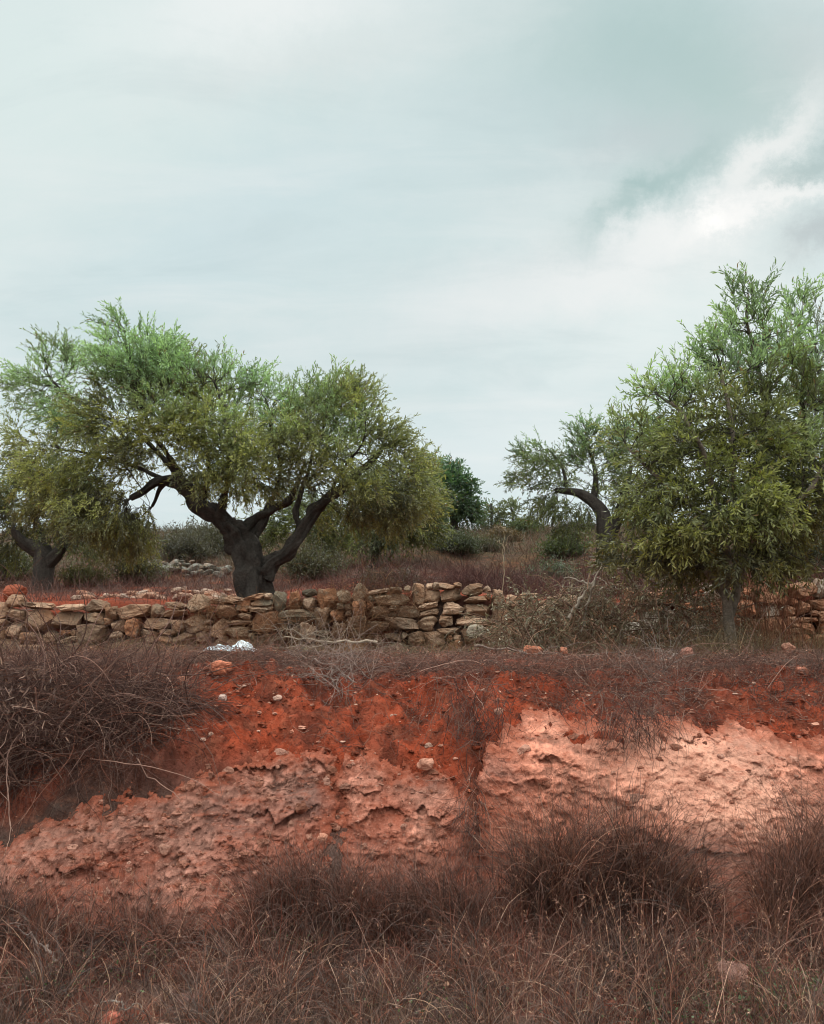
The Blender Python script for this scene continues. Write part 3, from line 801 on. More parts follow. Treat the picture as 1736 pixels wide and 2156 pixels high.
def olive_col(zlo, zhi, lowc=(.11, .092, .042), midc=(.215, .215, .085), hic=(.24, .33, .17), sc=1.0):
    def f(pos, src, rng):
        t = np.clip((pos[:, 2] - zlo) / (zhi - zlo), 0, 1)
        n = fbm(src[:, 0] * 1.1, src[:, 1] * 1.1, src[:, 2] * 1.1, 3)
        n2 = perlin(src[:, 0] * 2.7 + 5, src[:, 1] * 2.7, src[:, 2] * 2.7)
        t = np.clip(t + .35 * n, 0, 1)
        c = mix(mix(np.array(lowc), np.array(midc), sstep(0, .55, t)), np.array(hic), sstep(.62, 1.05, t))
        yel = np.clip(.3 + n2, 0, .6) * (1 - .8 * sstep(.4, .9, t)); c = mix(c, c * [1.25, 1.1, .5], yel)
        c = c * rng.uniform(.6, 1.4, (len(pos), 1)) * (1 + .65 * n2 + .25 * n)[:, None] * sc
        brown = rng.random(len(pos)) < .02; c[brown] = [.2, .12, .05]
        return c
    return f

rt = np.random.default_rng(11)
G = 'olive trees'
# the big gnarled olive
limbs = [
 [(540, 1250, 0, 104), (532, 1210, 0, 88), (518, 1165, 0, 84), (500, 1130, -.02, 74), (478, 1100, -.05, 56)],
 [(487, 1115, 0, 56), (458, 1085, 0, 50), (428, 1072, .02, 46), (404, 1045, .04, 46), (382, 1020, .05, 44), (350, 1014, 0, 28), (315, 1024, -.12, 22), (275, 1048, -.2, 15)],
 [(555, 1215, .02, 66), (572, 1185, 0, 50), (606, 1160, -.05, 42), (636, 1118, -.06, 38), (662, 1078, -.06, 34), (690, 1050, -.1, 30), (728, 1026, -.1, 26), (765, 985, 0, 18), (810, 935, .1, 11)],
 [(505, 1125, .1, 40), (530, 1098, .2, 32), (560, 1078, .3, 28), (600, 1060, .35, 24), (622, 1032, .4, 16), (640, 985, .45, 10)],
 [(520, 1165, .1, 44), (535, 1120, .2, 34), (558, 1085, .3, 26), (572, 1062, .32, 20)],
 [(462, 1090, -.1, 32), (478, 1020, -.2, 18), (482, 940, -.25, 13), (470, 860, -.2, 9), (455, 800, -.2, 6)],
 [(384, 1022, 0, 26), (362, 985, .1, 18), (330, 950, .2, 14), (280, 905, .3, 11), (200, 870, .35, 9), (110, 800, .4, 6)],
 [(380, 1015, -.1, 22), (366, 975, -.2, 16), (340, 940, -.3, 12), (300, 860, -.4, 10), (280, 780, -.4, 7), (262, 700, -.4, 5)],
 [(420, 1065, .15, 24), (440, 990, .3, 15), (425, 900, .4, 11), (395, 820, .5, 9), (370, 745, .5, 6)],
 [(636, 1118, .02, 24), (624, 1082, .1, 18), (636, 1030, .15, 12), (660, 960, .2, 9), (690, 880, .3, 6)],
 [(690, 1050, 0, 14), (725, 985, -.2, 8), (765, 930, -.2, 5), (770, 875, -.2, 3)],
 [(560, 1078, .3, 20), (590, 1000, .5, 12), (575, 920, .6, 9), (560, 850, .6, 6)],
 [(345, 1016, .05, 20), (335, 1040, .2, 12), (322, 1066, .3, 8)],
 [(350, 1012, 0, 16), (290, 985, .1, 11), (210, 960, .2, 8), (120, 940, .2, 5)],
]
blobs = [  # px, py, rx, ry, depth, depth radius (m), lift
 (130, 765, 62, 48, .5, .5, .9), (45, 800, 50, 28, .4, .4, .5), (105, 840, 80, 45, .5, .5, .5), (60, 935, 60, 38, .3, .5, .1), (160, 900, 90, 55, .3, .6, .2),
 (258, 712, 42, 42, -.4, .4, 1), (310, 760, 75, 50, -.3, .6, 1), (375, 775, 58, 55, .2, .6, 1), (240, 780, 55, 55, -.4, .5, .8),
 (300, 840, 90, 70, 0, .9, .7), (410, 830, 90, 80, .3, .9, .8), (485, 815, 42, 45, 0, .5, 1), (550, 850, 65, 50, .4, .8, .9),
 (470, 930, 90, 60, .0, .9, .3), (560, 940, 80, 70, .5, .9, .4), (640, 880, 70, 65, .3, .8, .8), (710, 840, 60, 45, 0, .8, 1), (755, 860, 50, 55, -.2, .7, .9),
 (690, 960, 90, 70, .1, .9, .4), (790, 940, 65, 60, 0, .8, .6), (840, 970, 50, 55, .2, .7, .5), (880, 1010, 45, 50, .4, .6, .1), (840, 1070, 80, 50, .3, .7, -.3),
 (760, 1060, 70, 45, .4, .6, -.4), (250, 960, 80, 60, .0, .8, .1), (160, 1010, 110, 55, .1, .8, -.3), (230, 1080, 80, 60, .2, .7, -.6), (285, 1120, 45, 45, .3, .5, -.8),
 (90, 1060, 80, 40, .4, .6, -.4), (420, 1010, 50, 35, .5, .5, -.2), (540, 1020, 60, 30, .7, .4, -.2), (680, 1070, 30, 40, .8, .4, -.5),
 (440, 900, 80, 60, -.7, .4, .3), (340, 880, 60, 50, -.7, .4, .3), (600, 930, 70, 50, -.7, .4, .3), (470, 1000, 60, 45, -.6, .3, -.2), (740, 1000, 60, 45, -.6, .3, -.2), (560, 1010, 40, 30, -.4, .3, -.1),
 (380, 930, 60, 40, -.8, .3, .1), (290, 930, 60, 40, -.7, .3, .1), (200, 880, 60, 40, -.5, .3, .2), (500, 950, 50, 60, -.8, .3, .1), (640, 1000, 45, 35, -.6, .3, .1), (850, 1030, 60, 50, -.3, .5, -.2), (420, 990, 40, 30, -.8, .2, 0),
 (200, 1060, 90, 70, -.4, .6, -.6), (270, 1100, 60, 60, -.2, .5, -.9), (120, 980, 80, 50, -.3, .6, -.2), (800, 1060, 90, 40, -.4, .6, -.6), (330, 790, 90, 60, -.5, .5, .6), (690, 860, 70, 50, -.5, .5, .5),
]
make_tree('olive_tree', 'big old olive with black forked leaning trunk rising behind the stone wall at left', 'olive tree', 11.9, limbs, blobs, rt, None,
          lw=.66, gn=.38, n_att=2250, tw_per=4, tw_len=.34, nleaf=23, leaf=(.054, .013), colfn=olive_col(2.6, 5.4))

# young olive in front of the wall on the right
limbs = [
 [(1540, 1330, 0, 24), (1535, 1290, 0, 21), (1526, 1250, 0, 18), (1508, 1222, -.05, 16), (1486, 1200, -.1, 13)],
 [(1536, 1300, .02, 20), (1552, 1245, .1, 18), (1562, 1190, .15, 20), (1570, 1120, .2, 18), (1590, 1020, .3, 17), (1612, 900, .3, 14), (1600, 790, .3, 10), (1580, 690, .2, 7), (1572, 620, .2, 4)],
 [(1526, 1240, 0, 20), (1532, 1200, -.05, 16), (1525, 1130, -.2, 14), (1500, 1030, -.3, 12), (1470, 930, -.4, 9), (1420, 850, -.4, 6)],
 [(1565, 1170, .1, 16), (1620, 1100, .3, 14), (1670, 980, .4, 13), (1700, 850, .4, 10), (1715, 720, .4, 6)],
 [(1560, 1190, .1, 18), (1545, 1050, 0, 12), (1540, 900, -.1, 10), (1520, 780, -.1, 7)],
 [(1525, 1130, 0, 12), (1450, 1060, -.2, 10), (1380, 1000, -.3, 8), (1320, 940, -.3, 5)],
 [(1535, 1180, 0, 14), (1640, 1090, -.3, 12), (1740, 980, -.3, 10), (1800, 850, -.2, 6)],
]
blobs = [
 (1575, 625, 38, 30, .2, .2, 1.2), (1690, 655, 38, 40, .3, .3, 1), (1560, 690, 65, 45, .2, .4, 1), (1640, 740, 80, 50, .3, .5, .9), (1500, 760, 50, 45, 0, .4, .9),
 (1580, 810, 100, 70, .2, .7, .7), (1450, 820, 65, 45, -.2, .5, .7), (1370, 820, 42, 22, -.2, .3, .5), (1690, 850, 80, 90, .2, .7, .6), (1480, 900, 95, 65, -.2, .7, .4),
 (1330, 920, 40, 28, -.3, .3, .6), (1400, 960, 70, 55, -.3, .6, .2), (1600, 950, 120, 90, .0, .9, .3), (1520, 1050, 120, 75, -.2, .8, 0), (1660, 1000, 110, 110, 0, .9, .1), (1450, 1010, 110, 70, .2, .8, .1), (1560, 930, 90, 80, .2, .8, .3), (1300, 1150, 40, 40, -.2, .4, -.4), (1380, 1060, 85, 65, -.2, .6, -.1),
 (1400, 1130, 90, 45, -.2, .6, -.3), (1660, 1080, 110, 70, .2, .8, 0), (1560, 1140, 110, 40, .2, .6, -.4), (1460, 1180, 90, 35, 0, .5, -.5), (1790, 1000, 100, 150, 0, .8, .2), (1800, 800, 80, 130, .2, .6, .6),
 (1640, 1170, 70, 35, .1, .5, -.4), (1560, 1175, 80, 22, -.4, .3, -.6), (1400, 1165, 60, 22, -.3, .4, -.4), (1460, 1110, 90, 40, -.5, .3, -.2), (1600, 1080, 100, 60, -.6, .3, -.1),
]
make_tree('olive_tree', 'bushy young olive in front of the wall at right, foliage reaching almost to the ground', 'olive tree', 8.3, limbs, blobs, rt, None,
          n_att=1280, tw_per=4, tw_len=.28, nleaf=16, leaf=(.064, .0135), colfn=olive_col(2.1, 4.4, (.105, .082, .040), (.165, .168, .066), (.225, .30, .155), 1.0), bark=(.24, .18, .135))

# thin grey olive partly out of the frame at right
limbs = [[(1790, 1230, 0, 40), (1780, 1130, 0, 34), (1775, 1000, 0, 24), (1740, 850, 0, 14), (1715, 720, 0, 6)], [(1778, 1050, 0, 20), (1700, 950, .2, 10), (1690, 850, .2, 6)], [(1778, 1050, 0, 20), (1850, 900, .2, 12), (1860, 750, .2, 6)]]
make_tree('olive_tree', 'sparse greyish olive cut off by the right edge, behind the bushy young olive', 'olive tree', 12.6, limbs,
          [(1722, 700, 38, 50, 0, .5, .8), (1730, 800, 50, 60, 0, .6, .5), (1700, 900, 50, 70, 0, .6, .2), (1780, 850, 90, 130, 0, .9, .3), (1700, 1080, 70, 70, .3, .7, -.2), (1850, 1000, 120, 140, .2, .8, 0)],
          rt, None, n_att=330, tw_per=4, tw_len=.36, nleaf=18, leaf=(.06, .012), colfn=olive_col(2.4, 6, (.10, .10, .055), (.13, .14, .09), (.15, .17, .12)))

# olive in the middle distance right
limbs = [
 [(1272, 1160, 0, 36), (1275, 1110, 0, 34), (1265, 1075, 0, 28), (1240, 1050, 0, 22), (1210, 1036, 0, 16), (1170, 1032, 0, 10)],
 [(1280, 1140, .3, 26), (1305, 1080, .4, 22), (1318, 1030, .4, 16), (1330, 980, .4, 8)],
 [(1250, 1055, 0, 16), (1255, 1000, .2, 10), (1240, 940, .2, 6)], [(1195, 1034, 0, 9), (1185, 985, 0, 6), (1160, 950, 0, 4)],
]
make_tree('olive_tree', 'half bare olive with curved dark trunk farther back, left of the bushy young olive', 'olive tree', 17.5, limbs,
          [(1130, 955, 35, 26, 0, .6, .4), (1160, 980, 38, 40, 0, .6, .2), (1235, 920, 30, 30, 0, .5, .8), (1255, 960, 60, 45, .2, .8, .4), (1290, 1010, 50, 50, 0, .8, 0), (1110, 1010, 36, 22, -.1, .4, 0), (1150, 1060, 45, 35, 0, .6, -.5), (1210, 1090, 50, 40, .2, .7, -.4), (1180, 1020, 35, 20, 0, .5, 0), (1330, 940, 50, 50, .3, .8, .3), (1340, 1060, 50, 50, .3, .8, -.3)],
          rt, None, n_att=420, tw_per=4, tw_len=.42, nleaf=16, leaf=(.075, .017), colfn=olive_col(3.8, 6.0, (.09, .10, .04), (.12, .145, .065), (.17, .24, .13)), sides=10)

# small olive behind, left edge
limbs = [
 [(92, 1198, 0, 44), (92, 1170, 0, 38), (75, 1155, 0, 30), (45, 1140, -.1, 22), (25, 1110, -.1, 12)],
 [(100, 1185, 0, 34), (125, 1160, 0, 24), (150, 1120, .1, 14), (170, 1060, .1, 8)], [(88, 1175, 0, 28), (85, 1130, .2, 18), (70, 1070, .3, 12), (60, 1000, .3, 8)],
]
make_tree('olive_tree', 'low wide olive with short thick trunk at the left edge, behind the big olive', 'olive tree', 16.8, limbs,
          [(30, 1080, 60, 50, 0, .8, -.1), (60, 1010, 70, 50, .2, .8, .3), (150, 1050, 70, 50, .2, .8, 0), (190, 1120, 70, 45, .2, .8, -.5), (110, 1110, 70, 30, .2, .6, -.3), (-40, 1060, 80, 70, 0, .9, 0), (270, 1130, 50, 40, .4, .6, -.6), (20, 1150, 40, 30, .3, .5, -.5)],
          rt, None, n_att=420, tw_per=4, tw_len=.42, nleaf=18, leaf=(.075, .017), colfn=olive_col(3.0, 5.6, (.10, .09, .035), (.12, .13, .05), (.13, .17, .08)), sides=10)

# olives behind the big one
limbs = [[(790, 1160, 0, 16), (788, 1120, 0, 15), (775, 1080, 0, 18), (760, 1040, 0, 10)], [(788, 1120, 0, 20), (830, 1080, 0, 14), (850, 1040, 0, 8)]]
make_tree('olive_tree', 'dense olive standing behind the right fork of the big old olive', 'olive tree', 19.0, limbs,
          [(740, 1070, 60, 40, 0, .8, 0), (800, 1040, 70, 50, 0, .9, .3), (880, 1060, 55, 50, 0, .8, 0), (820, 1100, 90, 30, -.2, .8, -.4), (900, 1110, 35, 25, 0, .6, -.5), (790, 1125, 60, 22, -.6, .4, -.6), (700, 1130, 50, 25, 0, .5, -.5), (690, 1100, 50, 30, 0, .6, -.4), (885, 1000, 35, 30, 0, .6, .4), (620, 1085, 55, 35, .3, .8, -.1), (560, 1110, 45, 28, .4, .7, -.3), (650, 1050, 35, 25, .3, .6, .2)],
          rt, None, n_att=560, tw_per=4, tw_len=.45, nleaf=18, leaf=(.085, .02), colfn=olive_col(3.6, 6, (.09, .09, .035), (.105, .125, .045), (.12, .16, .06)), sides=8)
limbs = [[(957, 1120, 0, 18), (955, 1080, 0, 14), (950, 1030, 0, 8)], [(955, 1080, 0, 10), (975, 1050, 0, 6)]]
make_tree('olive_tree', 'rounded blue green tree on the far slope, just right of the big olive crown', 'olive tree', 27.0, limbs,
          [(945, 1010, 32, 30, 0, 1, .4), (970, 1040, 34, 32, 0, 1, .2), (940, 1070, 35, 30, 0, 1, 0), (985, 1070, 22, 26, 0, .7, 0)],
          rt, None, n_att=260, tw_per=4, tw_len=.45, nleaf=18, leaf=(.10, .03), colfn=olive_col(5, 8.2, (.05, .075, .035), (.06, .11, .06), (.08, .17, .10)), sides=7)
limbs = [[(1035, 1105, 0, 6), (1036, 1080, 0, 5), (1034, 1060, 0, 3)]]
make_tree('sapling', 'small bushy sapling on the skyline left of its airy neighbour', 'small tree', 31.0, limbs, [(1036, 1082, 20, 17, 0, .6, .3), (1022, 1095, 16, 10, 0, .5, 0), (1050, 1095, 14, 10, 0, .5, 0)],
          rt, None, n_att=80, tw_per=3, tw_len=.3, nleaf=12, leaf=(.09, .03), colfn=olive_col(5, 7, (.07, .075, .03), (.09, .10, .045), (.10, .13, .06)), sides=6)
limbs = [[(1082, 1110, 0, 5), (1080, 1085, 0, 4), (1076, 1066, 0, 3)]]
make_tree('sapling', 'airy sapling with a flat crown on the skyline above dry grass', 'small tree', 31.0, limbs, [(1078, 1066, 22, 8, 0, .5, .3), (1085, 1080, 14, 7, 0, .4, 0), (1100, 1098, 22, 9, 0, .5, .1)],
          rt, None, n_att=60, tw_per=3, tw_len=.3, nleaf=11, leaf=(.09, .03), colfn=olive_col(5, 7, (.07, .075, .03), (.09, .10, .045), (.10, .13, .06)), sides=6)

# scrub: shrubs behind, each one a plant with stems and leaves
def shrub(name, label, px, py, Y, w, h, col, n=120, leaf=(.05, .014), nleaf=14, tl=.25, stems=7):
    p = at(px, py, Y); z = float(hz(p[0], Y)); root = thing(name, label, 'shrub', (float(p[0]), Y, z))
    wm, hm = w / F_D * Y / 2, h / F_D * Y
    base = np.array([p[0], Y, z])
    B = base + np.c_[rt.normal(size=n) * wm * .25, rt.normal(size=n) * wm * .25, np.zeros(n)]
    d = np.c_[rt.normal(size=n) * .8 * wm / hm, rt.normal(size=n) * .6 * wm / hm, np.ones(n)]
    P = strands(B, d, hm * rt.uniform(.55, 1.1, n), 7, .12, .1, rt); W = np.linspace(.008, .003, 7)[None] * np.ones((n, 1))
    V, F = tubes(P, W, 3); A = Acc(); A.add(V, F, (.09, .065, .045)); A.build('stems', M['twig'], root)
    ti = np.repeat(np.arange(n), nleaf * 3); f = rt.uniform(.8, 5.99, len(ti)); k = f.astype(int); fr = (f - k)[:, None]
    pos = P[ti, k] * (1 - fr) + P[ti, k + 1] * fr + rt.normal(size=(len(ti), 3)) * .04
    ld = norm(rt.normal(size=pos.shape) + [0, 0, .7])
    V, F = leaves(pos, ld, leaf[0] * rt.uniform(.6, 1.3, len(pos)), leaf[1] * np.ones(len(pos)), rt)
    c = np.asarray(col) * rt.uniform(.55, 1.35, (len(pos), 1)); A = Acc(); A.add(V, F, rep(c, 6)); A.build('foliage', M['leaf'], root, smooth=False)
    return root
shrub('shrub', 'grey green sage like shrub in front of the half bare olive', 1172, 1225, 14.2, 90, 85, (.10, .105, .065), 170)
shrub('shrub', 'dark green low shrub under the blue green tree on the slope', 915, 1150, 23.0, 90, 55, (.06, .075, .03), 150, (.08, .025))
shrub('shrub', 'olive green mounded shrub under the airy sapling', 1100, 1130, 27.0, 80, 40, (.08, .09, .035), 120, (.09, .03))
shrub('shrub', 'brown scrub bush seen through the gap under the left limb of the big olive', 390, 1160, 22.0, 130, 70, (.075, .06, .04), 200, (.08, .02))
shrub('shrub', 'broad brown green bush behind the gnarled trunk on its right', 660, 1190, 17.0, 150, 80, (.085, .07, .035), 220, (.06, .017))
shrub('shrub', 'dark bush at the far right beyond the reddish wall', 1700, 1215, 13.5, 170, 110, (.06, .055, .028), 240, (.06, .017))
shrub('shrub', 'dark bush behind the stems of the bushy young olive', 1530, 1220, 13.5, 180, 90, (.06, .052, .03), 220, (.06, .017))
shrub('shrub', 'brownish bush at the foot of the half bare olive', 1360, 1210, 15.0, 150, 90, (.07, .06, .033), 200, (.06, .017))
shrub('shrub', 'yellowish low bush beside the short thick trunk at left', 175, 1205, 17.4, 110, 50, (.12, .10, .04), 150, (.06, .017))
shrub('shrub', 'grey brown low scrub on the slope between the stalk and the sage like shrub', 1010, 1160, 22.0, 120, 40, (.085, .07, .04), 150, (.07, .02))
shrub('shrub', 'rounded green bush just left of the curved dark trunk', 1190, 1150, 20.0, 110, 50, (.075, .085, .032), 170, (.07, .02))
shrub('shrub', 'rust brown dry bush below the skyline saplings', 1060, 1135, 25.0, 100, 35, (.12, .07, .035), 130, (.08, .02))
shrub('shrub', 'wide dark scrub filling the slope behind the grey field stone heap', 430, 1150, 24.0, 190, 78, (.07, .058, .035), 260, (.09, .025))
shrub('shrub', 'reddish brown thicket behind the wall between the gnarled trunk and the stalk', 830, 1215, 14.5, 240, 62, (.085, .05, .035), 320, (.045, .014), nleaf=9)
shrub('shrub', 'dark maroon thicket behind the wall around the foot of the dry stalk', 1050, 1225, 14.0, 240, 62, (.075, .042, .034), 320, (.045, .014), nleaf=9)
shrub('shrub', 'dark olive bush on the slope right of the dense olive', 960, 1165, 21.0, 130, 50, (.06, .06, .03), 200, (.07, .02))
shrub('shrub', 'dark evergreen bush at the left end beyond the short thick trunk', 10, 1195, 19.0, 130, 80, (.07, .065, .03), 220, (.07, .02))
shrub('shrub', 'dull brown bush below the drooping left side of the big olive', 290, 1205, 18.0, 110, 70, (.09, .075, .035), 170, (.06, .017))

# ------------------------------------------------------------------ dry grass and brush
def grass_patch(acc, x, y, hgt, lean, wid, cols, K=6, curl=.10, grav=.25, tang=.0):
    n = len(x); z = hz(x, y) - .01
    d = np.c_[RNG.normal(size=n) * lean, RNG.normal(size=n) * lean, np.ones(n)]
    P = strands(np.c_[x, y, z], d, hgt, K, curl, grav)
    W = np.linspace(1, .25, K)[None] * np.asarray(wid).reshape(-1, 1)
    V, F = ribbons(P, W)
    acc.add(V, F, rep(cols, 2 * K))
    return P

def pick(n, cols, w, warm=(.92, .64, .54)):
    c = np.array(cols)[RNG.choice(len(cols), n, p=np.array(w) / sum(w))]
    return c * RNG.uniform(.55, 1.4, (n, 1)) * warm

GC = [(.13, .072, .056), (.19, .12, .095), (.095, .042, .032), (.46, .36, .29), (.19, .06, .036), (.06, .038, .032)]
GW = [5, 3, 4, 1.0, 2.2, 3]
# verge
A = Acc(); n = 75000
x = RNG.uniform(-3.4, 3.4, n); y = RNG.uniform(3.0, 5.15, n)
dens = .75 + .9 * fbm(x * 1.6, y * 1.6, 1, 3); k = RNG.random(n) < np.clip(dens + .3, 0.12, 1)
foot = 4.62 + .3 * (sstep(-.9, -.4, x) * (1 - sstep(1.55, 1.7, x)) + sstep(1.95, 2.1, x)); k &= y < foot + .12 * fbm(x * 3, 1, 1, 2); x, y = x[k], y[k]; n = len(x)
front = 1 - sstep(3.9, 4.6, y)
hh = (.08 + .16 * RNG.random(n)) * (1 + .6 * np.clip(fbm(x * 1.3, y * 1.3, 6, 2), -.5, 1)) * (.75 + .5 * (1 - front)); 
c = pick(n, GC, GW) * (1 + .7 * fbm(x * 1.5, y * 1.5, 14, 3))[:, None]
c = mix(c, c * [.88, .98, .92], np.clip(front, 0, 1))
grass_patch(A, x, y, hh * 1.15, .6, RNG.uniform(.002, .0048, n), c, 6, .09, .30)
tag(A.build('dry_grass', M['grass'], smooth=False), 'matted brown dead grass covering the foreground at the foot of the bank', 'grass', kind='stuff')
# tall pale stalks
A = Acc(); n = 2600
x = RNG.uniform(-3.4, 3.4, n); y = RNG.uniform(3.3, 4.75, n)
tall = np.clip(.25 + .55 * sstep(.1, .9, x) + .3 * sstep(2.0, 2.6, x) + .3 * fbm(x * 1.5, y, 3, 2), .1, 1)
k = RNG.random(n) < tall; x, y = x[k], y[k]; n = len(x)
PS = grass_patch(A, x, y, RNG.uniform(.22, .55, n), .27, RNG.uniform(.0018, .0038, n), pick(n, [(.46, .34, .25), (.30, .19, .14), (.22, .11, .08)], [1.6, 3, 4]), 8, .05, .2)
q = np.repeat(PS[::2], 9, 0); t_ = RNG.random(len(q))[:, None]; B = q[:, -2] * (1 - t_) + q[:, -1] * t_
V, F = leaves(B, norm(q[:, -1] - q[:, -2]) + RNG.normal(size=B.shape) * .5, RNG.uniform(.008, .018, len(B)), RNG.uniform(.003, .005, len(B))); A.add(V, F, rep(pick(len(B), [(.34, .24, .17), (.2, .12, .09)], [1, 1]), 6))
tag(A.build('dry_grass', M['grass'], smooth=False), 'tall pale straw stalks standing above the matted foreground grass', 'grass', kind='stuff')

# heaps of dead grass and brush leaning on the rock
def heap(name, label, prof, Y0, depth, n, cols, w, tall=.35, seed=0, dark=.5, up=.6):
    """prof: list of (px, py_top); the heap leans on the bank below that line"""
    P = np.array([at(p[0], p[1], Y0) for p in prof]); x0, x1 = P[0, 0], P[-1, 0]
    x = RNG.uniform(x0, x1, n); top = np.interp(x, P[:, 0], P[:, 2])
    u = RNG.random(n) ** .8
    y = Y0 - .1 + depth * (RNG.random(n) - .35)
    zg = np.minimum(hz(x, y), top - .05); zz = zg + (np.maximum(top - zg - tall * .45, 0.0)) * u
    y = np.minimum(y, Y0 - .25 * (1 - u) + .05)
    zg2 = hz(x, y); zz = np.maximum(zz, zg2)
    d = np.c_[RNG.normal(size=n) * .38 + .35 * perlin(x * 3, 1, zz * 3), RNG.normal(size=n) * .4 - .15, up * np.ones(n) + .3 * RNG.random(n)]
    keep = RNG.random(n) < np.clip(.62 + .9 * fbm(x * 4, 2, zz * 4, 2), .2, 1)
    x, y, zz, d, u = x[keep], y[keep], zz[keep], d[keep], u[keep]; n = len(x)
    S = strands(np.c_[x, y, zz], d, tall * RNG.uniform(.35, 1.4, n), 7, .08, .30)
    W = np.linspace(1, .3, 7)[None] * RNG.uniform(.0022, .0052, n)[:, None]
    V, F = ribbons(S, W); A = Acc()
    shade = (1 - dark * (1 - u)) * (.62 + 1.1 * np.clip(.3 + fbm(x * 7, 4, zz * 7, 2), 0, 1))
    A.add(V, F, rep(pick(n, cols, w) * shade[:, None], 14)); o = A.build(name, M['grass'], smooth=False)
    return tag(o, label, 'brush')
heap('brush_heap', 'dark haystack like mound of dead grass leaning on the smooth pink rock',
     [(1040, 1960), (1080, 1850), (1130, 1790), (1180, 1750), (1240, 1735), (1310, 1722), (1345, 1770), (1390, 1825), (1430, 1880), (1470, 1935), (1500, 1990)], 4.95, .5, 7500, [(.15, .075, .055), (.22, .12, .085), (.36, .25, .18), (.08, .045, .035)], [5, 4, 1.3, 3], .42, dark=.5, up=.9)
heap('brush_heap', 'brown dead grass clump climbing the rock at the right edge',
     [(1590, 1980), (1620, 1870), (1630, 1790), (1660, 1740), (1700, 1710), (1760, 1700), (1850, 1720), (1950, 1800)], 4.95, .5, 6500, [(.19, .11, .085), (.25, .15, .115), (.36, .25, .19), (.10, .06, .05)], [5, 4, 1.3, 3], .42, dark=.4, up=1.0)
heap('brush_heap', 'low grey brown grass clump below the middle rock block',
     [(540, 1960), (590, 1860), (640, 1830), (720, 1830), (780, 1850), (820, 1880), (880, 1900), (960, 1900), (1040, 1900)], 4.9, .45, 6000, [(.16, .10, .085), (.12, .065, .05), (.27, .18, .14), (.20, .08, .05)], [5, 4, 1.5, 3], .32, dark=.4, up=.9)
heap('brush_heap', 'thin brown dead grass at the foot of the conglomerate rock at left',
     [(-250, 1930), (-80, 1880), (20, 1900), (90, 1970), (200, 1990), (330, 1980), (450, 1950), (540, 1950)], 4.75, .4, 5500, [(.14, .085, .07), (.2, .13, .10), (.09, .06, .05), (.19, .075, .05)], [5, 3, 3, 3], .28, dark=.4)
# tall sparse stems against the rock
A = Acc(); n = 1500
x = RNG.uniform(.05, 3.3, n); y = RNG.uniform(4.6, 5.0, n)
k = RNG.random(n) < np.clip(.55 + .8 * perlin(x * 2.2, 0, 3), .15, 1); x, y = x[k], y[k]; n = len(x)
grass_patch(A, x, y, RNG.uniform(.35, .8, n), .16, RNG.uniform(.0018, .0032, n), pick(n, [(.16, .07, .05), (.23, .12, .085), (.10, .05, .04)], [3, 2, 3]), 8, .05, .08)
x = RNG.uniform(-3.2, .1, 500); y = RNG.uniform(4.45, 4.9, 500)
grass_patch(A, x, y, RNG.uniform(.2, .5, 500), .2, RNG.uniform(.0018, .003, 500), pick(500, [(.16, .07, .05), (.23, .12, .085)], [3, 2]), 8, .06, .1)
tag(A.build('dry_grass', M['grass'], smooth=False), 'fine upright reddish grass stems in front of the pink rock', 'grass', kind='stuff')

# tangles of twigs
def tangle(acc, base, n, length, rad, cols, w, curl=.25, grav=.0, K=7, bias=(0, 0, 0), spread=(1, 1, .6), sides=3):
    d = RNG.normal(size=(n, 3)) * spread + bias
    P = strands(base, d, length, K, curl, grav)
    # keep the twigs above the ground
    g = hz(P[..., 0], P[..., 1]) + .004; P[..., 2] = np.maximum(P[..., 2], g)
    R = np.linspace(1, .35, K)[None] * np.asarray(rad).reshape(-1, 1)
    V, F = tubes(P, R, sides); acc.add(V, F, rep(pick(n, cols, w), K * sides))
TC = [(.13, .095, .085), (.08, .05, .045), (.26, .21, .18), (.17, .085, .06)]; TW = [5, 5, 1.6, 2]
# bramble thicket at the left
A = Acc(); n = 15000
u = norm(RNG.normal(size=(n, 3))); r = RNG.random(n)[:, None] ** .5
c0 = at(105, 1560, 5.72)
B = c0 + u * r * [1.25, .46, .50]
B[:, 2] += -.12 * ((B[:, 0] - c0[0]) > .4) * 0
lim = at(430, 1500, 5.7)[0]
B = B[(B[:, 0] < lim) & (B[:, 2] > hz(B[:, 0], B[:, 1]) - .5)]
# drape: nothing floats in front of the lower rock
lowz = np.interp(B[:, 0], [at(0, 0, 5.6)[0], at(200, 0, 5.6)[0], at(330, 0, 5.6)[0], at(430, 0, 5.6)[0]], [at(0, 1680, 5.5)[2], at(150, 1665, 5.5)[2], at(300, 1620, 5.5)[2], at(430, 1500, 5.5)[2]])
B = B[B[:, 2] > lowz]
n = len(B)
tangle(A, B, n, RNG.uniform(.15, .8, n), .0008 + .0026 * RNG.random(n) ** 3, [(.13, .095, .085), (.06, .038, .034), (.32, .26, .225), (.17, .085, .06)], [5, 6, 1.2, 2], .17, .22, 9, (.25, -.1, .1), (1, .6, .7))
bram = thing('bramble_thicket', 'dark tangled dead bramble thicket hanging over the left end of the bank', 'bramble', (float(c0[0]), 5.9, float(hz(c0[0], 5.9))))
BB = B[RNG.integers(len(B), size=170)]; tangle(A, BB, 170, RNG.uniform(.5, 1.1, 170), RNG.uniform(.0028, .0055, 170), [(.24, .18, .155), (.11, .075, .065)], [1, 2], .12, .12, 11, (.3, -.1, .2), (1, .5, .8), 5)
A.build('stems', M['twig'], bram)
LF = Acc(); BB = B[RNG.integers(len(B), size=2600)] + RNG.normal(size=(2600, 3)) * .03
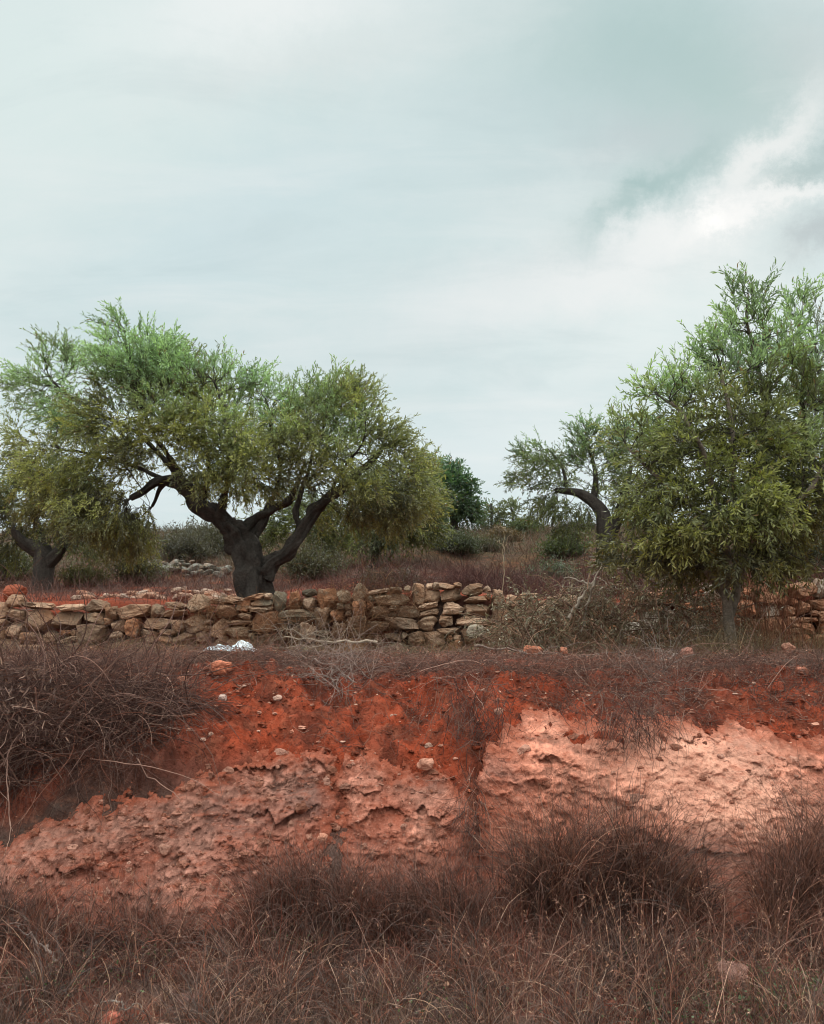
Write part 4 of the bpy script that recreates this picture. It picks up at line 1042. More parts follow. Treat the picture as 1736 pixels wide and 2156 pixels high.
V, F = leaves(BB, RNG.normal(size=(2600, 3)) + [0, 0, -.4], RNG.uniform(.01, .028, 2600), RNG.uniform(.004, .010, 2600), bend=.4); LF.add(V, F, rep(pick(2600, [(.16, .11, .09), (.3, .2, .15), (.2, .08, .05)], [3, 1, 1.5]), 6)); LF.build('dead_leaves', M['dryleaf'], bram, smooth=False)
# a spray of dry leaves on it
A = Acc(); n = 260; B = at(35, 1475, 5.3) + RNG.normal(size=(n, 3)) * [.16, .12, .13]
V, F = leaves(B, RNG.normal(size=(n, 3)) * [1, .4, 1] + [0, 0, -.6], RNG.uniform(.03, .07, n), RNG.uniform(.004, .009, n)); A.add(V, F, rep(pick(n, [(.26, .21, .17), (.16, .12, .10)], [2, 2]), 6))
B = at(35, 1475, 5.34) + RNG.normal(size=(160, 3)) * [.16, .1, .13]; tangle(A, B, 160, RNG.uniform(.1, .3, 160), RNG.uniform(.001, .002, 160), TC, TW, .15)
A.build('withered_leaves', M['dryleaf'], bram, smooth=False)

# brush along the top edge of the bank
A = Acc(); n = 17000
x = RNG.uniform(-3.6, 3.8, n); y = 6.55 + RNG.normal(size=n) * .38 - .14 * sstep(.9, 1.5, x)
edge = .34 * fbm(x * 1.7, 3, 5, 4)
k0 = fbm(x * 2.2, y * 2.2, 31, 3) > -.22 - .3 * RNG.random(n)
bare = np.exp(-((x + .35) / .8) ** 4) * .22 + np.exp(-((x - .15) / .3) ** 2) * .0
k = k0 & (y > 6.12 + edge * .8 + bare - .28 * sstep(.9, 1.5, x)) & (y < 7.6); x, y = x[k], y[k]; n = len(x)
B = np.c_[x, y, hz(x, y) + RNG.random(n) ** 2 * .06 * (1 + (x < -1) * .6)]
tangle(A, B, n, RNG.uniform(.06, .26, n), RNG.uniform(.0008, .0021, n), [(.16, .11, .095), (.10, .058, .048), (.30, .23, .195), (.20, .085, .055)], [5, 4, 1.2, 2.4], .22, .2, 6, (0, -.1, .2), (1, 1, .5))
A2 = None
tag(A.build('dead_brush', M['twig']), 'purplish brown dead brush and litter along the top edge of the bank', 'brush', kind='stuff')
# sparse on the soil slope and on top of the right rock
A = Acc(); n = 4200
x = RNG.uniform(-2.2, 3.6, n); y = RNG.uniform(5.6, 6.4, n); dens = np.clip(.25 + fbm(x * 1.6, y * 1.6, 44, 2) + .6 * np.exp(-((x - .52) / .22) ** 2) + .6 * np.exp(-((x - 1.55) / .3) ** 2), .05, 1)
k = RNG.random(n) < dens; x, y = x[k], y[k]; n = len(x)
tangle(A, np.c_[x, y, hz(x, y) + .01], n, RNG.uniform(.05, .22, n), RNG.uniform(.0008, .0018, n), TC, TW, .22, .3, 6, (0, -.3, .2), (1, .7, .6))
tag(A.build('dead_brush', M['twig']), 'thin dead twigs and roots scattered down the red soil slope', 'brush', kind='stuff')
# brush hanging over the middle of the right rock
def hang(name, label, px, py, Y, w, h, n, cols, ww):
    A = Acc(); c = at(px, py, Y); B = c + RNG.normal(size=(n, 3)) * [w, .08, h]
    d = RNG.normal(size=(n, 3)) * [.6, .35, .4] + [0, -.25, -.8]
    P = strands(B, d, RNG.uniform(.08, .32, n), 6, .2, .1); R = np.linspace(1, .4, 6)[None] * (.0009 + .0022 * RNG.random(n) ** 3)[:, None]
    V, F = tubes(P, R, 3); A.add(V, F, rep(pick(n, cols, ww), 18)); return tag(A.build(name, M['twig']), label, 'brush')
hang('hanging_brush', 'dark root like brush hanging over the top of the smooth pink rock', 1330, 1505, 5.52, .14, .09, 480, TC, TW)
hang('hanging_brush', 'brown brush filling the cleft left of the smooth pink rock', 1000, 1510, 5.78, .13, .15, 520, TC, TW)
hang('hanging_brush', 'thin dark roots hanging down the crack between the middle and right rocks', 992, 1740, 5.25, .05, .20, 320, TC, TW)

# terrace litter up to the wall, grass at the wall foot
A = Acc(); n = 26000
x = RNG.uniform(-5.2, 5.4, n); y = RNG.uniform(7.2, 10.75, n); hh = RNG.uniform(.05, .16, n) * (1 + .8 * sstep(9.6, 10.6, y))
grass_patch(A, x, y, hh, .9, RNG.uniform(.003, .005, n), mix(pick(n, [(.17, .12, .10), (.12, .075, .06), (.28, .21, .15)], [4, 4, 1]), pick(n, [(.17, .12, .05), (.13, .11, .05), (.3, .22, .12)], [4, 4, 1]), sstep(9, 10.3, y) * .8), 5, .25, .5)
tag(A.build('dry_grass', M['grass'], smooth=False), 'short withered grass on the terrace between the bank and the stone wall', 'grass', kind='stuff')
A = Acc(); n = 9000
x = np.concatenate([RNG.uniform(.9, 5.2, 7000), RNG.uniform(-5, .9, 2000)]); y = RNG.uniform(9.9, 10.6, n)
k = (x > .9) | (perlin(x * 1.7, 0, 5) > -.05); x, y = x[k], y[k]; n = len(x)
grass_patch(A, x, y, RNG.uniform(.18, .48, n) * np.where(x > .9, 1, .8), .35, RNG.uniform(.003, .006, n), pick(n, [(.17, .13, .06), (.12, .11, .05), (.28, .22, .13), (.17, .09, .05)], [4, 4, 1.4, 2]), 7, .12, .35)
tag(A.build('dry_grass', M['grass'], smooth=False), 'taller olive brown grass growing against the foot of the stone wall', 'grass', kind='stuff')
# small trailing dead plants on the face of the long wall
A = Acc()
for (px, py, s, m) in ((800, 1270, .30, 500), (640, 1300, .35, 300), (450, 1290, .18, 260), (770, 1330, .22, 300), (560, 1340, .3, 300)):
    B = at(px, py, 10.55) + RNG.normal(size=(m, 3)) * [s, .03, s * .55]
    d = RNG.normal(size=(m, 3)) * [.8, .2, .8] + [0, -.15, 0]
    P = strands(B, d, RNG.uniform(.08, .35, m), 6, .2, .1); R = np.linspace(1, .4, 6)[None] * RNG.uniform(.0014, .003, m)[:, None]
    V, F = tubes(P, R, 3); A.add(V, F, rep(pick(m, [(.17, .105, .055), (.11, .065, .04), (.3, .22, .14)], [4, 3, 1]), 18))
tag(A.build('dead_creeper', M['twig']), 'dead brown creeper stems spread over the face of the long wall', 'creeper')

# slopes behind
A = Acc(); n = 60000
y = 11.1 + 26 * RNG.random(n) ** 1.25; x = RNG.uniform(-1, 1, n) * (y * .52 + .5)
redz = (1 - sstep(12.5, 15.6, y)) * (1 - sstep(-.3, .4, x)); k = RNG.random(n) > redz * .93
k &= ~((y < 12.6) & (x < 1.2) & (RNG.random(n) < .75)); x, y = x[k], y[k]; n = len(x)
g = sstep(17, 24, y) + .3 * fbm(x * .3, y * .3, 6, 2)
c = mix(pick(n, [(.11, .055, .045), (.075, .04, .036), (.17, .10, .075)], [4, 4, 1]), pick(n, [(.085, .062, .032), (.055, .052, .024), (.15, .11, .06), (.11, .055, .033)], [4, 4, 1, 3], (.9, .78, .7)), np.clip(g, 0, 1))
grass_patch(A, x, y, RNG.uniform(.12, .5, n), .4, (.004 + .0009 * (y - 10)) * RNG.uniform(.6, 1.1, n), c, 6, .12, .3)
tag(A.build('dry_grass', M['grass'], smooth=False), 'long brown and olive dead grass over the slopes behind the wall', 'grass', kind='stuff')
# thorny purplish brush behind the wall, right of the trunk
A = Acc(); n = 15000
y = RNG.uniform(12.6, 14.6, n); x = RNG.uniform(.6, 4.4, n); xl = RNG.uniform(-4.5, 4.4, n); x = np.where(RNG.random(n) < .75, x, np.where(xl < -1.5, x, xl))
B = np.c_[x, y, hz(x, y) + .3 * RNG.random(n) * np.clip(.6 + perlin(x, y, 9), 0, 1)]
tangle(A, B, n, RNG.uniform(.1, .4, n), RNG.uniform(.002, .004, n), [(.12, .065, .06), (.08, .045, .045), (.19, .14, .13)], [4, 4, 1], .25, 0, 6, (0, 0, .6))
tag(A.build('dead_brush', M['twig']), 'purplish brown thorny brush on the slope behind the wall, right of the gnarled trunk', 'brush', kind='stuff')

# tufts standing out of the litter, and bent flat blades
def tufts(name, label, cx, cy, per, hgt, spread, wid, cols, w, warm=(.95, .72, .62)):
    A = Acc(); m = len(cx); n = m * per; x = np.repeat(cx, per) + RNG.normal(size=n) * spread; y = np.repeat(cy, per) + RNG.normal(size=n) * spread
    sc_ = np.repeat(RNG.uniform(.5, 1.3, m), per); tone = np.repeat(RNG.uniform(.55, 1.35, m), per)
    lx, ly = np.repeat(RNG.normal(size=m) * .25, per), np.repeat(RNG.normal(size=m) * .25, per)
    d = np.c_[lx + RNG.normal(size=n) * .45, ly + RNG.normal(size=n) * .45, np.ones(n)]
    P = strands(np.c_[x, y, hz(x, y) - .01], d, hgt * sc_ * RNG.uniform(.4, 1.1, n), 7, .10, .35)
    V, F = ribbons(P, np.linspace(1, .3, 7)[None] * RNG.uniform(*wid, n)[:, None]); A.add(V, F, rep(pick(n, cols, w, warm) * tone[:, None], 14))
    return tag(A.build(name, M['grass'], smooth=False), label, 'grass', kind='stuff')
m = 130
tufts('grass_tufts', 'separate tufts of dead grass breaking up the top edge of the bank', RNG.uniform(-3.6, 3.8, m), 6.5 + RNG.normal(size=m) * .25, 34, .20, .035, (.0015, .0035), [(.17, .12, .10), (.28, .21, .17), (.09, .06, .05)], [3, 1, 3])
m = 100
tufts('grass_tufts', 'uneven darker and paler tufts rising from the foreground grass', RNG.uniform(-2.9, 2.9, m), RNG.uniform(3.5, 4.6, m), 90, .32, .06, (.0022, .0055), [(.16, .10, .08), (.36, .27, .2), (.07, .045, .038), (.2, .08, .05)], [3, 1, 4, 1.5])
m = 16; g0_ = at(1540, 1330, 8.0)
tufts('grass_tufts', 'dry grass clump around the foot of the young olive stems', g0_[0] + RNG.normal(size=m) * .22, 8.05 + RNG.normal(size=m) * .12, 60, .42, .07, (.003, .006), [(.2, .15, .08), (.32, .24, .15), (.12, .09, .05)], [3, 1, 3], (1, .85, .75))
m = 90
tufts('grass_tufts', 'dry tufts on the terrace in front of the stone wall', RNG.uniform(-4.6, 5, m), RNG.uniform(7.3, 10.3, m), 40, .24, .06, (.003, .006), [(.17, .12, .07), (.30, .23, .15), (.10, .075, .045)], [3, 1, 3], (1, .88, .8))
A = Acc(); n = 420
x = RNG.uniform(-3.4, 3.8, n); y = RNG.uniform(6.15, 7.6, n)
tangle(A, np.c_[x, y, hz(x, y) + RNG.uniform(.01, .07, n)], n, RNG.uniform(.15, .6, n), RNG.uniform(.0016, .0036, n), [(.30, .23, .2), (.2, .14, .12), (.12, .08, .07)], [1.2, 2, 2], .12, .12, 9, (0, -.05, .15), (1.2, .8, .25))
tag(A.build('loose_twigs', M['twig']), 'longer pale and brown twigs strewn over the bank edge', 'twigs', kind='stuff')

A = Acc(); n = 9000
x = RNG.uniform(-3.4, 3.8, n); y = np.where(RNG.random(n) < .5, RNG.uniform(6.0, 7.6, n), RNG.uniform(3.2, 4.8, n)); B = np.c_[x, y, hz(x, y) + RNG.random(n) * .09]
V, F = leaves(B, RNG.normal(size=(n, 3)) * [1, 1, .5], RNG.uniform(.01, .03, n), RNG.uniform(.004, .011, n), bend=.4); A.add(V, F, rep(pick(n, [(.2, .13, .1), (.4, .3, .22), (.24, .09, .05), (.08, .05, .04)], [3, 1, 2, 3]), 6))
tag(A.build('leaf_litter', M['dryleaf'], smooth=False), 'crumpled brown leaf litter caught in the grass and brush', 'leaf litter', kind='stuff')

# green weeds in the verge
A = Acc()
for (px, py, s, m) in ((1560, 2120, .25, 700), (1680, 2090, .2, 500), (1500, 2060, .12, 260), (560, 1985, .05, 120), (640, 2012, .05, 90), (300, 1860 + 160, .08, 60), (900, 2140, .2, 120), (1330, 2000, .04, 40), (130, 2080, .15, 150), (1620, 2140, .3, 500)):
    g0 = ground(px, py); xs = g0[0] + RNG.normal(size=m) * s; ys = g0[1] + RNG.normal(size=m) * s * .8
    B = np.c_[xs, ys, hz(xs, ys) + RNG.random(m) * .08]
    V, F = leaves(B, RNG.normal(size=(m, 3)) + [0, 0, .5], RNG.uniform(.01, .022, m), RNG.uniform(.006, .012, m)); A.add(V, F, rep(pick(m, [(.10, .12, .05), (.07, .09, .04), (.14, .14, .06)], [3, 3, 1], (1, 1, 1)), 6))
tag(A.build('weeds', M['leaf'], smooth=False), 'small green weeds sprouting through the dead grass in the foreground', 'weeds', kind='stuff')

# ------------------------------------------------------------------ branches lying about
def branch(name, label, main, subs, Yf, col, cat='branch', nt=0, tl=.3, tcol=None, leafn=0, lc=None, r=6):
    def p3(p): return at(p[0], p[1], Yf + (p[2] if len(p) > 2 else 0))
    P = np.array([p3(p) for p in main]); root = thing(name, label, cat, tuple(float(v) for v in P[0]))
    n = 22; S = spline(P, n) + np.stack([perlin(np.arange(n) * .45, px_ * 7.3, main[0][0]) for px_ in range(3)], 1) * .03; W = np.linspace(1, .35, n) * r / F_D * Yf / 2
    V, F = limb_mesh(S, W, 9, 1.3, .12); child('stem', V, F, M['twig'], root, np.asarray(col) * (1 + .35 * fbm(V[:, 0] * 30, V[:, 1] * 30, V[:, 2] * 30, 2))[:, None])
    allp = [S]
    for sub in subs:
        Q = np.array([p3(p) for p in sub[1]]); T = spline(Q, 16) + np.stack([perlin(np.arange(16) * .45, px_ * 7.3, sub[1][0][1]) for px_ in range(3)], 1) * .03; W = np.linspace(1, .3, 16) * sub[0] / F_D * Yf / 2
        V, F = limb_mesh(T, W, 7, 2.1, .1); child('side_branch', V, F, M['twig'], root, np.broadcast_to(np.asarray(col) * random.uniform(.75, 1.1), V.shape)); allp.append(T)
    if nt:
        A = Acc(); Q = np.concatenate(allp); B = Q[RNG.integers(len(Q), size=nt)]
        d = RNG.normal(size=(nt, 3)) * [.9, .6, .9]
        PT = strands(B, d, tl * RNG.uniform(.4, 1.2, nt), 7, .15, .25); PT[..., 2] = np.maximum(PT[..., 2], hz(PT[..., 0], PT[..., 1]) + .005)
        V, F = tubes(PT, np.linspace(1, .4, 7)[None] * RNG.uniform(.0012, .003, nt)[:, None], 3); A.add(V, F, rep(np.asarray(tcol or col) * RNG.uniform(.5, 1.2, (nt, 1)), 21))
        A.build('twigs', M['twig'], root)
    return root
branch('broken_branch', 'pale barkless broken limb sticking up from the pruned branch pile', [(1198, 1302), (1215, 1275), (1232, 1250), (1252, 1222), (1268, 1190)], [(6, [(1246, 1232), (1225, 1226), (1190, 1218)]), (7, [(1252, 1222), (1238, 1270), (1225, 1330)])], 9.0, (.33, .25, .19), r=9, nt=40, tl=.35)
branch('fallen_branch', 'long pale grey pole lying at the foot of the wall centre', [(795, 1350), (750, 1353), (700, 1350), (640, 1345), (590, 1340)], [(4, [(700, 1351), (650, 1362), (560, 1358)]), (3, [(640, 1345), (610, 1325), (590, 1330)])], 9.3, (.28, .20, .145), nt=90, tl=.4, r=6)
branch('dead_branch', 'forked dead branch drooping from the terrace over the smooth pink rock', [(1425, 1372, .7), (1412, 1392, .5), (1380, 1420, .15), (1340, 1450, -.05), (1310, 1495, -.25)],
       [(5, [(1412, 1392, .5), (1385, 1440, 0), (1370, 1500, -.3), (1365, 1570, -.45)]), (4, [(1390, 1415, .3), (1420, 1460, 0), (1440, 1520, -.2)]), (4, [(1350, 1445, 0), (1350, 1500, -.25), (1330, 1550, -.4)]), (3, [(1414, 1385, .6), (1330, 1400, .4), (1290, 1440, .1)])], 6.3, (.24, .17, .14), nt=200, tl=.4, r=5)
branch('dead_branch', 'spreading heap of thin bare twigs over the bank edge below the pale pole', [(600, 1372, .5), (650, 1385, .3), (700, 1400, 0), (750, 1440, -.35)],
       [(3, [(620, 1375, .4), (650, 1420, 0), (670, 1450, -.2)]), (3, [(680, 1392, .2), (740, 1400, 0), (780, 1430, -.2)]), (3, [(650, 1385, .3), (720, 1375, .3), (790, 1390, .2)]), (3, [(700, 1400, 0), (700, 1430, -.2), (720, 1460, -.35)])], 6.5, (.24, .155, .125), nt=280, tl=.42, r=5)
branch('dead_branch', 'thin long dark rod lying across the terrace right of centre', [(1000, 1358), (1060, 1368), (1130, 1378), (1220, 1380), (1330, 1372)], [(3, [(1130, 1378), (1180, 1362), (1240, 1352)])], 7.4, (.17, .115, .09), r=5)
gz = ground(90, 2000)[1]
branch('fallen_stick', 'bent grey stick lying in the grass at the bottom left', [(92, 1995), (130, 2030), (175, 2062), (218, 2105)], [(4, [(180, 2068), (186, 2090), (184, 2125)]), (4, [(100, 2000), (60, 1970), (20, 1950)])], gz - .1, (.26, .18, .15), r=8)
branch('fallen_stick', 'thin curved stick on the ground at the very bottom, left of centre', [(200, 2122), (240, 2112), (275, 2118), (312, 2138)], [], ground(250, 2120)[1] - .06, (.22, .17, .14), r=5)
branch('dry_stalk', 'tall thin dry flower stalk standing alone behind the wall right of centre', [(1058, 1245), (1062, 1200), (1060, 1150), (1064, 1110)], [(1.4, [(1061, 1165), (1070, 1135), (1082, 1118)]), (1.4, [(1060, 1150), (1052, 1140), (1044, 1138)]), (1.6, [(1064, 1112), (1050, 1108), (1040, 1110)])], 12.2, (.30, .22, .14), 'stalk', r=2.2)

# the pile of pruned olive branches
root = thing('pruned_branch_pile', 'heap of pruned olive branches with withered grey green leaves in front of the wall', 'branch pile', tuple(float(v) for v in at(1230, 1365, 9.3)))
def pile_top(px): return np.interp(px, [1040, 1080, 1150, 1220, 1300, 1380, 1450, 1520, 1560], [1310, 1285, 1262, 1240, 1195, 1175, 1185, 1235, 1300])
A = Acc(); n = 850
px = RNG.uniform(1045, 1550, n); py = pile_top(px) + (1360 - pile_top(px)) * RNG.random(n); Yb = RNG.uniform(8.9, 9.9, n)
B = np.array([at(a, b, c) for a, b, c in zip(px, py, Yb)])
d = RNG.normal(size=(n, 3)) * [.9, .4, .9] + [0, -.1, .1]
P = strands(B, d, RNG.uniform(.25, .7, n), 7, .13, .3); P[..., 2] = np.maximum(P[..., 2], hz(P[..., 0], P[..., 1]) + .01)
V, F = tubes(P, np.linspace(1, .4, 7)[None] * RNG.uniform(.002, .006, n)[:, None], 4); A.add(V, F, rep(pick(n, [(.20, .15, .11), (.12, .08, .06), (.3, .23, .17)], [3, 3, 1]), 28)); A.build('twigs', M['twig'], root)
m = 15; ti = np.repeat(np.arange(n), m); f = RNG.uniform(1.0, 5.99, len(ti)); k = f.astype(int); fr = (f - k)[:, None]
pos = P[ti, k] * (1 - fr) + P[ti, k + 1] * fr; tan = norm(P[ti, k + 1] - P[ti, k])
ld = norm(tan * .6 + RNG.normal(size=pos.shape) * .55 + [0, 0, -.45])
V, F = leaves(pos, ld, RNG.uniform(.03, .07, len(pos)), RNG.uniform(.008, .013, len(pos)), bend=.35)
A = Acc(); A.add(V, F, rep(pick(len(pos), [(.15, .12, .07), (.19, .15, .10), (.12, .085, .05), (.36, .32, .25)], [4, 3, 4, .7], (1, .95, .85)), 6)); A.build('withered_leaves', M['dryleaf'], root, smooth=False)

# suckers and thin reddish shoots around the young olive
A = Acc(); n = 150; x = RNG.uniform(at(1560, 1200, 9)[0], at(1720, 1200, 9)[0], n); y = RNG.uniform(8.8, 10.2, n)
P = strands(np.c_[x, y, hz(x, y)], np.c_[RNG.normal(size=n) * .15, RNG.normal(size=n) * .15, np.ones(n)], RNG.uniform(.7, 1.5, n), 9, .06, .05)
V, F = tubes(P, np.linspace(1, .4, 9)[None] * RNG.uniform(.002, .0045, n)[:, None], 4); A.add(V, F, rep(pick(n, [(.16, .08, .05), (.2, .13, .08)], [2, 1]), 36))
tag(A.build('dry_shrub', M['twig']), 'thin upright reddish bare shoots right of the young olive stems', 'shrub')

# ------------------------------------------------------------------ crumpled white plastic
g0 = at(482, 1394, 8.0)
def plastic():
    n, m = 60, 26; u = np.linspace(-1, 1, n); v = np.linspace(-1, 1, m); U, Vv = np.meshgrid(u, v, indexing='ij')
    hump = np.exp(-((U - .5) / .32) ** 2) * .06 + np.exp(-((U + .35) / .4) ** 2) * .035
    edge = np.clip(1 - np.abs(Vv) ** 3, 0, 1) * np.clip(1.0 - np.abs(U) ** 8, 0, 1)
    fold = .035 * np.abs(fbm(U * 2.2, Vv * 1.6, 2, 2, .4))
    z = (hump * edge + fold * edge)
    x = U * .235 + .02 * perlin(U * 3, Vv * 3, 1); y = Vv * .09 * (1 + .4 * perlin(U * 3, 3, 3)) + .03 * perlin(U * 4, Vv * 2, 5)
    X = x + g0[0]; Y = y + 8.0; Z = z * 1.1 + hz(X, Y) + .06
    i = np.arange(n * m).reshape(n, m); F = np.stack([i[:-1, :-1], i[1:, :-1], i[1:, 1:], i[:-1, 1:]], -1).reshape(-1, 4)
    mm, nt, out = new_mat('white_plastic'); b = N(nt, 'ShaderNodeBsdfPrincipled'); g = N(nt, 'ShaderNodeNewGeometry')
    nt.links.new(ramp(nt, noise_node(nt, g.outputs['Position'], 14, 3), [(.32, (.34, .27, .23)), (.48, (.66, .70, .72))]), b.inputs['Base Color']); b.inputs['Roughness'].default_value = .35
    nt.links.new(b.outputs[0], out.inputs['Surface'])
    o = mk('plastic_bag', np.stack([X, Y, Z], -1).reshape(-1, 3), F, mm, loc=(float(g0[0]), 8.0, float(hz(g0[0], 8.0))))
    tag(o, 'crumpled white plastic bag in the litter at the foot of the wall', 'plastic bag')
plastic()

# ------------------------------------------------------------------ camera, light, sky
cam = bpy.data.cameras.new('camera'); co = bpy.data.objects.new('camera', cam); COL.objects.link(co)
co.location = EYE; co.rotation_euler = (math.pi / 2 + PITCH, 0, 0)
cam.sensor_fit = 'HORIZONTAL'; cam.angle = 2 * math.atan(868 / F_D); cam.clip_end = 3000; cam.clip_start = .05
bpy.context.scene.camera = co

sd = norm(ray(1500, 470)); el = math.asin(sd[2]); az = math.atan2(sd[0], sd[1])
su = bpy.data.lights.new('sun', 'SUN'); su.energy = 1.1; su.angle = math.radians(18); su.color = (1, .94, .86)
so = bpy.data.objects.new('sun', su); COL.objects.link(so); so.rotation_euler = Vector(-sd).to_track_quat('-Z', 'Y').to_euler(); so.location = (20, 50, 40)

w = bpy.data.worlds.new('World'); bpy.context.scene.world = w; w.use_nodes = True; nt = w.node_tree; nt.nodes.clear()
out = N(nt, 'ShaderNodeOutputWorld'); tc = N(nt, 'ShaderNodeTexCoord'); D = tc.outputs['Generated']
sep = N(nt, 'ShaderNodeSeparateXYZ'); nt.links.new(D, sep.inputs[0]); dx, dy, dz = sep.outputs
def lobe(px, py, deg0, deg1):
    c = norm(ray(px, py)); dt = N(nt, 'ShaderNodeVectorMath', operation='DOT_PRODUCT'); nt.links.new(D, dt.inputs[0]); dt.inputs[1].default_value = tuple(c)
    mr = N(nt, 'ShaderNodeMapRange', interpolation_type='SMOOTHERSTEP'); nt.links.new(dt.outputs['Value'], mr.inputs[0])
    mr.inputs[1].default_value = math.cos(math.radians(deg1)); mr.inputs[2].default_value = math.cos(math.radians(deg0)); return mr.outputs[0]
hgt = math_n(nt, 'ADD', math_n(nt, 'MAXIMUM', dz, 0.0), .28)
comb = N(nt, 'ShaderNodeCombineXYZ'); nt.links.new(math_n(nt, 'DIVIDE', dx, hgt), comb.inputs[0]); nt.links.new(math_n(nt, 'DIVIDE', dy, hgt), comb.inputs[1])
mp = N(nt, 'ShaderNodeMapping'); nt.links.new(comb.outputs[0], mp.inputs['Vector']); mp.inputs['Rotation'].default_value = (0, 0, .6); mp.inputs['Scale'].default_value = (1.0, 1.7, 1)
cl = noise_node(nt, mp.outputs[0], 1.1, 7, .52, .35)
cl2 = noise_node(nt, comb.outputs[0], 3.2, 7, .58, .5)
col = ramp(nt, cl, [(.30, (.60, .73, .73)), (.5, (.66, .78, .79)), (.68, (.77, .86, .86))])
col = mixc(nt, ramp(nt, cl2, [(.42, (0, 0, 0)), (.68, (.42, .42, .42))]), col, (.84, .88, .88))
# cloud bands, laid out by compass direction and height in the sky
def dotn(vec, v):
    d_ = N(nt, 'ShaderNodeVectorMath', operation='DOT_PRODUCT'); nt.links.new(vec, d_.inputs[0]); d_.inputs[1].default_value = tuple(v); return d_.outputs['Value']
cs, sn = math.cos(PITCH), math.sin(PITCH)
fwd = math_n(nt, 'MAXIMUM', dotn(D, (0, cs, sn)), .08)
w1 = N(nt, 'ShaderNodeTexNoise'); w1.inputs['Scale'].default_value = 6.5; w1.inputs['Detail'].default_value = 8; w1.inputs['Roughness'].default_value = .72; nt.links.new(D, w1.inputs['Vector'])
ws = N(nt, 'ShaderNodeSeparateXYZ'); nt.links.new(w1.outputs['Color'], ws.inputs[0])
U = math_n(nt, 'MULTIPLY_ADD', math_n(nt, 'SUBTRACT', ws.outputs[0], .5), .15, math_n(nt, 'DIVIDE', dotn(D, (1, 0, 0)), fwd))
Vv = math_n(nt, 'MULTIPLY_ADD', math_n(nt, 'SUBTRACT', ws.outputs[1], .5), .15, math_n(nt, 'DIVIDE', dotn(D, (0, -sn, cs)), fwd))
def band_(px, py, rx, ry, ang, k, c):
    """soft elliptical cloud band; ang degrees anticlockwise"""
    global col
    u0, v0 = (px - CX) / F_D, (CY - py) / F_D; a = math.radians(ang); ca, sa = math.cos(a), math.sin(a)
    du = math_n(nt, 'SUBTRACT', U, u0); dv = math_n(nt, 'SUBTRACT', Vv, v0)
    p = math_n(nt, 'ADD', math_n(nt, 'MULTIPLY', du, ca * F_D / rx), math_n(nt, 'MULTIPLY', dv, sa * F_D / rx))
    q = math_n(nt, 'ADD', math_n(nt, 'MULTIPLY', du, -sa * F_D / ry), math_n(nt, 'MULTIPLY', dv, ca * F_D / ry))
    r2 = math_n(nt, 'ADD', math_n(nt, 'MULTIPLY', p, p), math_n(nt, 'MULTIPLY', q, q))
    f = math_n(nt, 'MULTIPLY', math_n(nt, 'EXPONENT', math_n(nt, 'MULTIPLY', r2, -1)), k)
    col = mixc(nt, f, col, c)
band_(120, 150, 620, 420, 0, .85, (.76, .87, .85))
band_(560, 0, 330, 110, 15, .8, (.92, .95, .94))
band_(620, 130, 300, 60, 12, .35, (.80, .82, .81))
band_(520, 480, 420, 170, 25, .5, (.62, .76, .80))
band_(900, 560, 300, 200, 0, .4, (.60, .75, .76))
band_(1450, 150, 400, 230, -20, .85, (.41, .57, .56))
band_(1150, 330, 260, 130, 10, .4, (.56, .69, .71))
band_(1330, 300, 150, 60, 10, .4, (.50, .56, .59))
band_(1690, 120, 110, 120, 50, .5, (.60, .66, .66))
band_(1130, 600, 420, 110, 18, .65, (.86, .88, .88))
band_(1080, 430, 120, 50, 10, .35, (.75, .82, .82))
band_(1400, 510, 240, 60, 24, .6, (.88, .90, .90))
band_(1370, 400, 165, 46, 32, .95, (.38, .54, .54))
band_(1480, 320, 50, 36, 45, .5, (.40, .54, .54))
band_(1600, 330, 190, 40, 50, .85, (.88, .90, .89))
band_(1690, 350, 120, 34, 42, .95, (.44, .56, .56))
band_(1640, 420, 160, 24, 14, .8, (.93, .94, .93))
band_(1720, 500, 100, 45, 30, .85, (.48, .55, .57))
band_(1530, 462, 110, 28, 18, .7, (.98, .98, .97))
band_(1495, 470, 34, 26, 20, .8, (1.05, 1.05, 1.03))
band_(1444, 436, 17, 13, 0, .5, (.62, .72, .72))
band_(900, 980, 900, 120, 0, .5, (.76, .85, .87))
mp2 = N(nt, 'ShaderNodeMapping'); nt.links.new(comb.outputs[0], mp2.inputs['Vector']); mp2.inputs['Rotation'].default_value = (0, 0, -.9); mp2.inputs['Scale'].default_value = (1.4, 4.2, 1)
m1 = noise_node(nt, mp2.outputs[0], 1.6, 8, .6, .5)
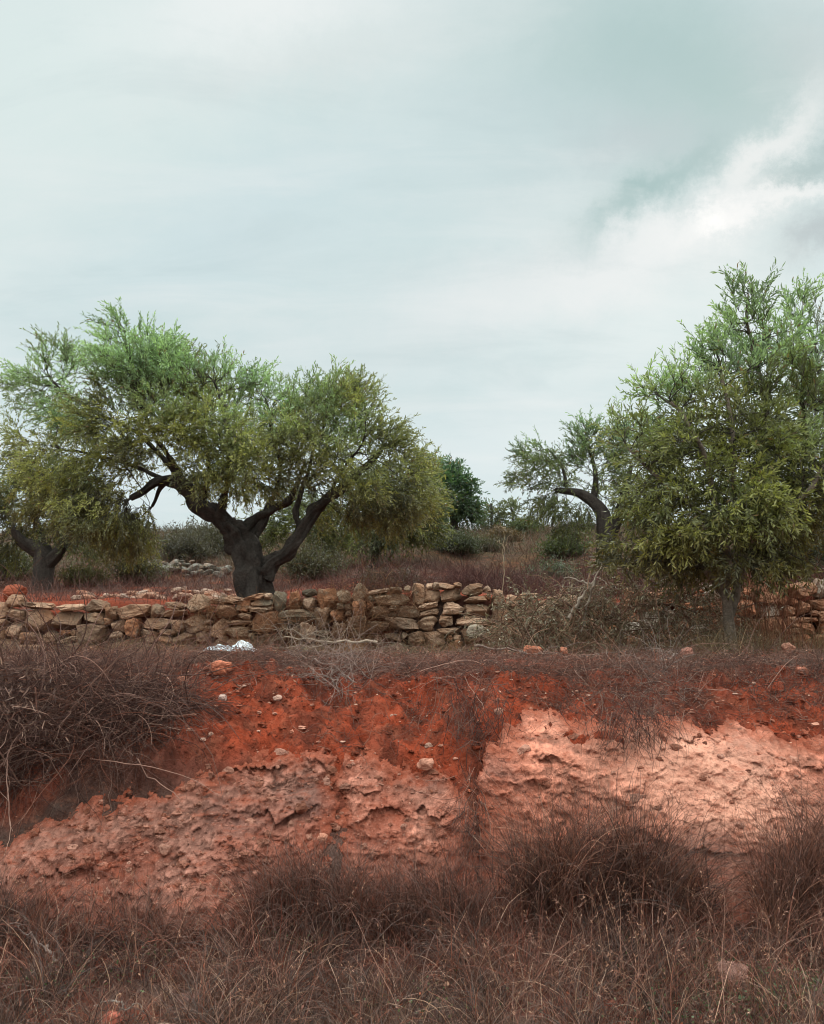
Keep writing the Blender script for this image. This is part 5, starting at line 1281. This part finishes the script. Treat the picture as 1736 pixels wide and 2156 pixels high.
col = mixc(nt, ramp(nt, m1, [(.50, (0, 0, 0)), (.72, (.34, .34, .34))]), col, (.88, .91, .90))
col = mixc(nt, ramp(nt, m1, [(.28, (.30, .30, .30)), (.47, (0, 0, 0))]), col, (.50, .63, .65))
# sky strength boosted overhead and behind the camera, added to light the ground
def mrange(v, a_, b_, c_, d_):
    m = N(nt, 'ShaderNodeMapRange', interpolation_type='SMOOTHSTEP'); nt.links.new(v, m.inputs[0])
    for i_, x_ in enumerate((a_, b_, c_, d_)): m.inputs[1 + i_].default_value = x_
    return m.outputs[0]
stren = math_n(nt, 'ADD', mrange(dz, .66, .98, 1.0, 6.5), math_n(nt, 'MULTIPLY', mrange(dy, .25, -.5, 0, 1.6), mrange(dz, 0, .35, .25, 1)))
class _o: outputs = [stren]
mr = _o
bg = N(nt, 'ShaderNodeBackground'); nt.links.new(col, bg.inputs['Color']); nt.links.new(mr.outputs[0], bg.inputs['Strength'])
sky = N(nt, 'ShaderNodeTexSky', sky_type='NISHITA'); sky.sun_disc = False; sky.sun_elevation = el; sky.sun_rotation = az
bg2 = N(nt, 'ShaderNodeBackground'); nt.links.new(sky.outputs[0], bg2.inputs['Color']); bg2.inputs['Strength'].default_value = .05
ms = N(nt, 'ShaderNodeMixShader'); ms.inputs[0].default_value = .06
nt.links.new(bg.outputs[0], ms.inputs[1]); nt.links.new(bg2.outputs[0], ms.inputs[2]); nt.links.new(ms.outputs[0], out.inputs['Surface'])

sc = bpy.context.scene
sc.view_settings.view_transform = 'Standard'; sc.view_settings.look = 'None'; sc.view_settings.exposure = 0
sc.cycles.filter_width = 1.05; sc.cycles.max_bounces = 4; sc.cycles.diffuse_bounces = 3; sc.cycles.transparent_max_bounces = 4

GRP = {'olive tree': 'olive trees on the terraces', 'stone': 'loose stones lying about', 'rock': 'bedrock outcrops in the bank', 'stone wall': 'dry stone terrace walls',
       'shrub': 'shrubs behind the wall', 'small tree': 'saplings on the skyline', 'branch': 'dead branches lying about'}
for o in bpy.data.objects:
    if o.parent is None and o.get('category') in GRP and not o.get('group'): o['group'] = GRP[o['category']]
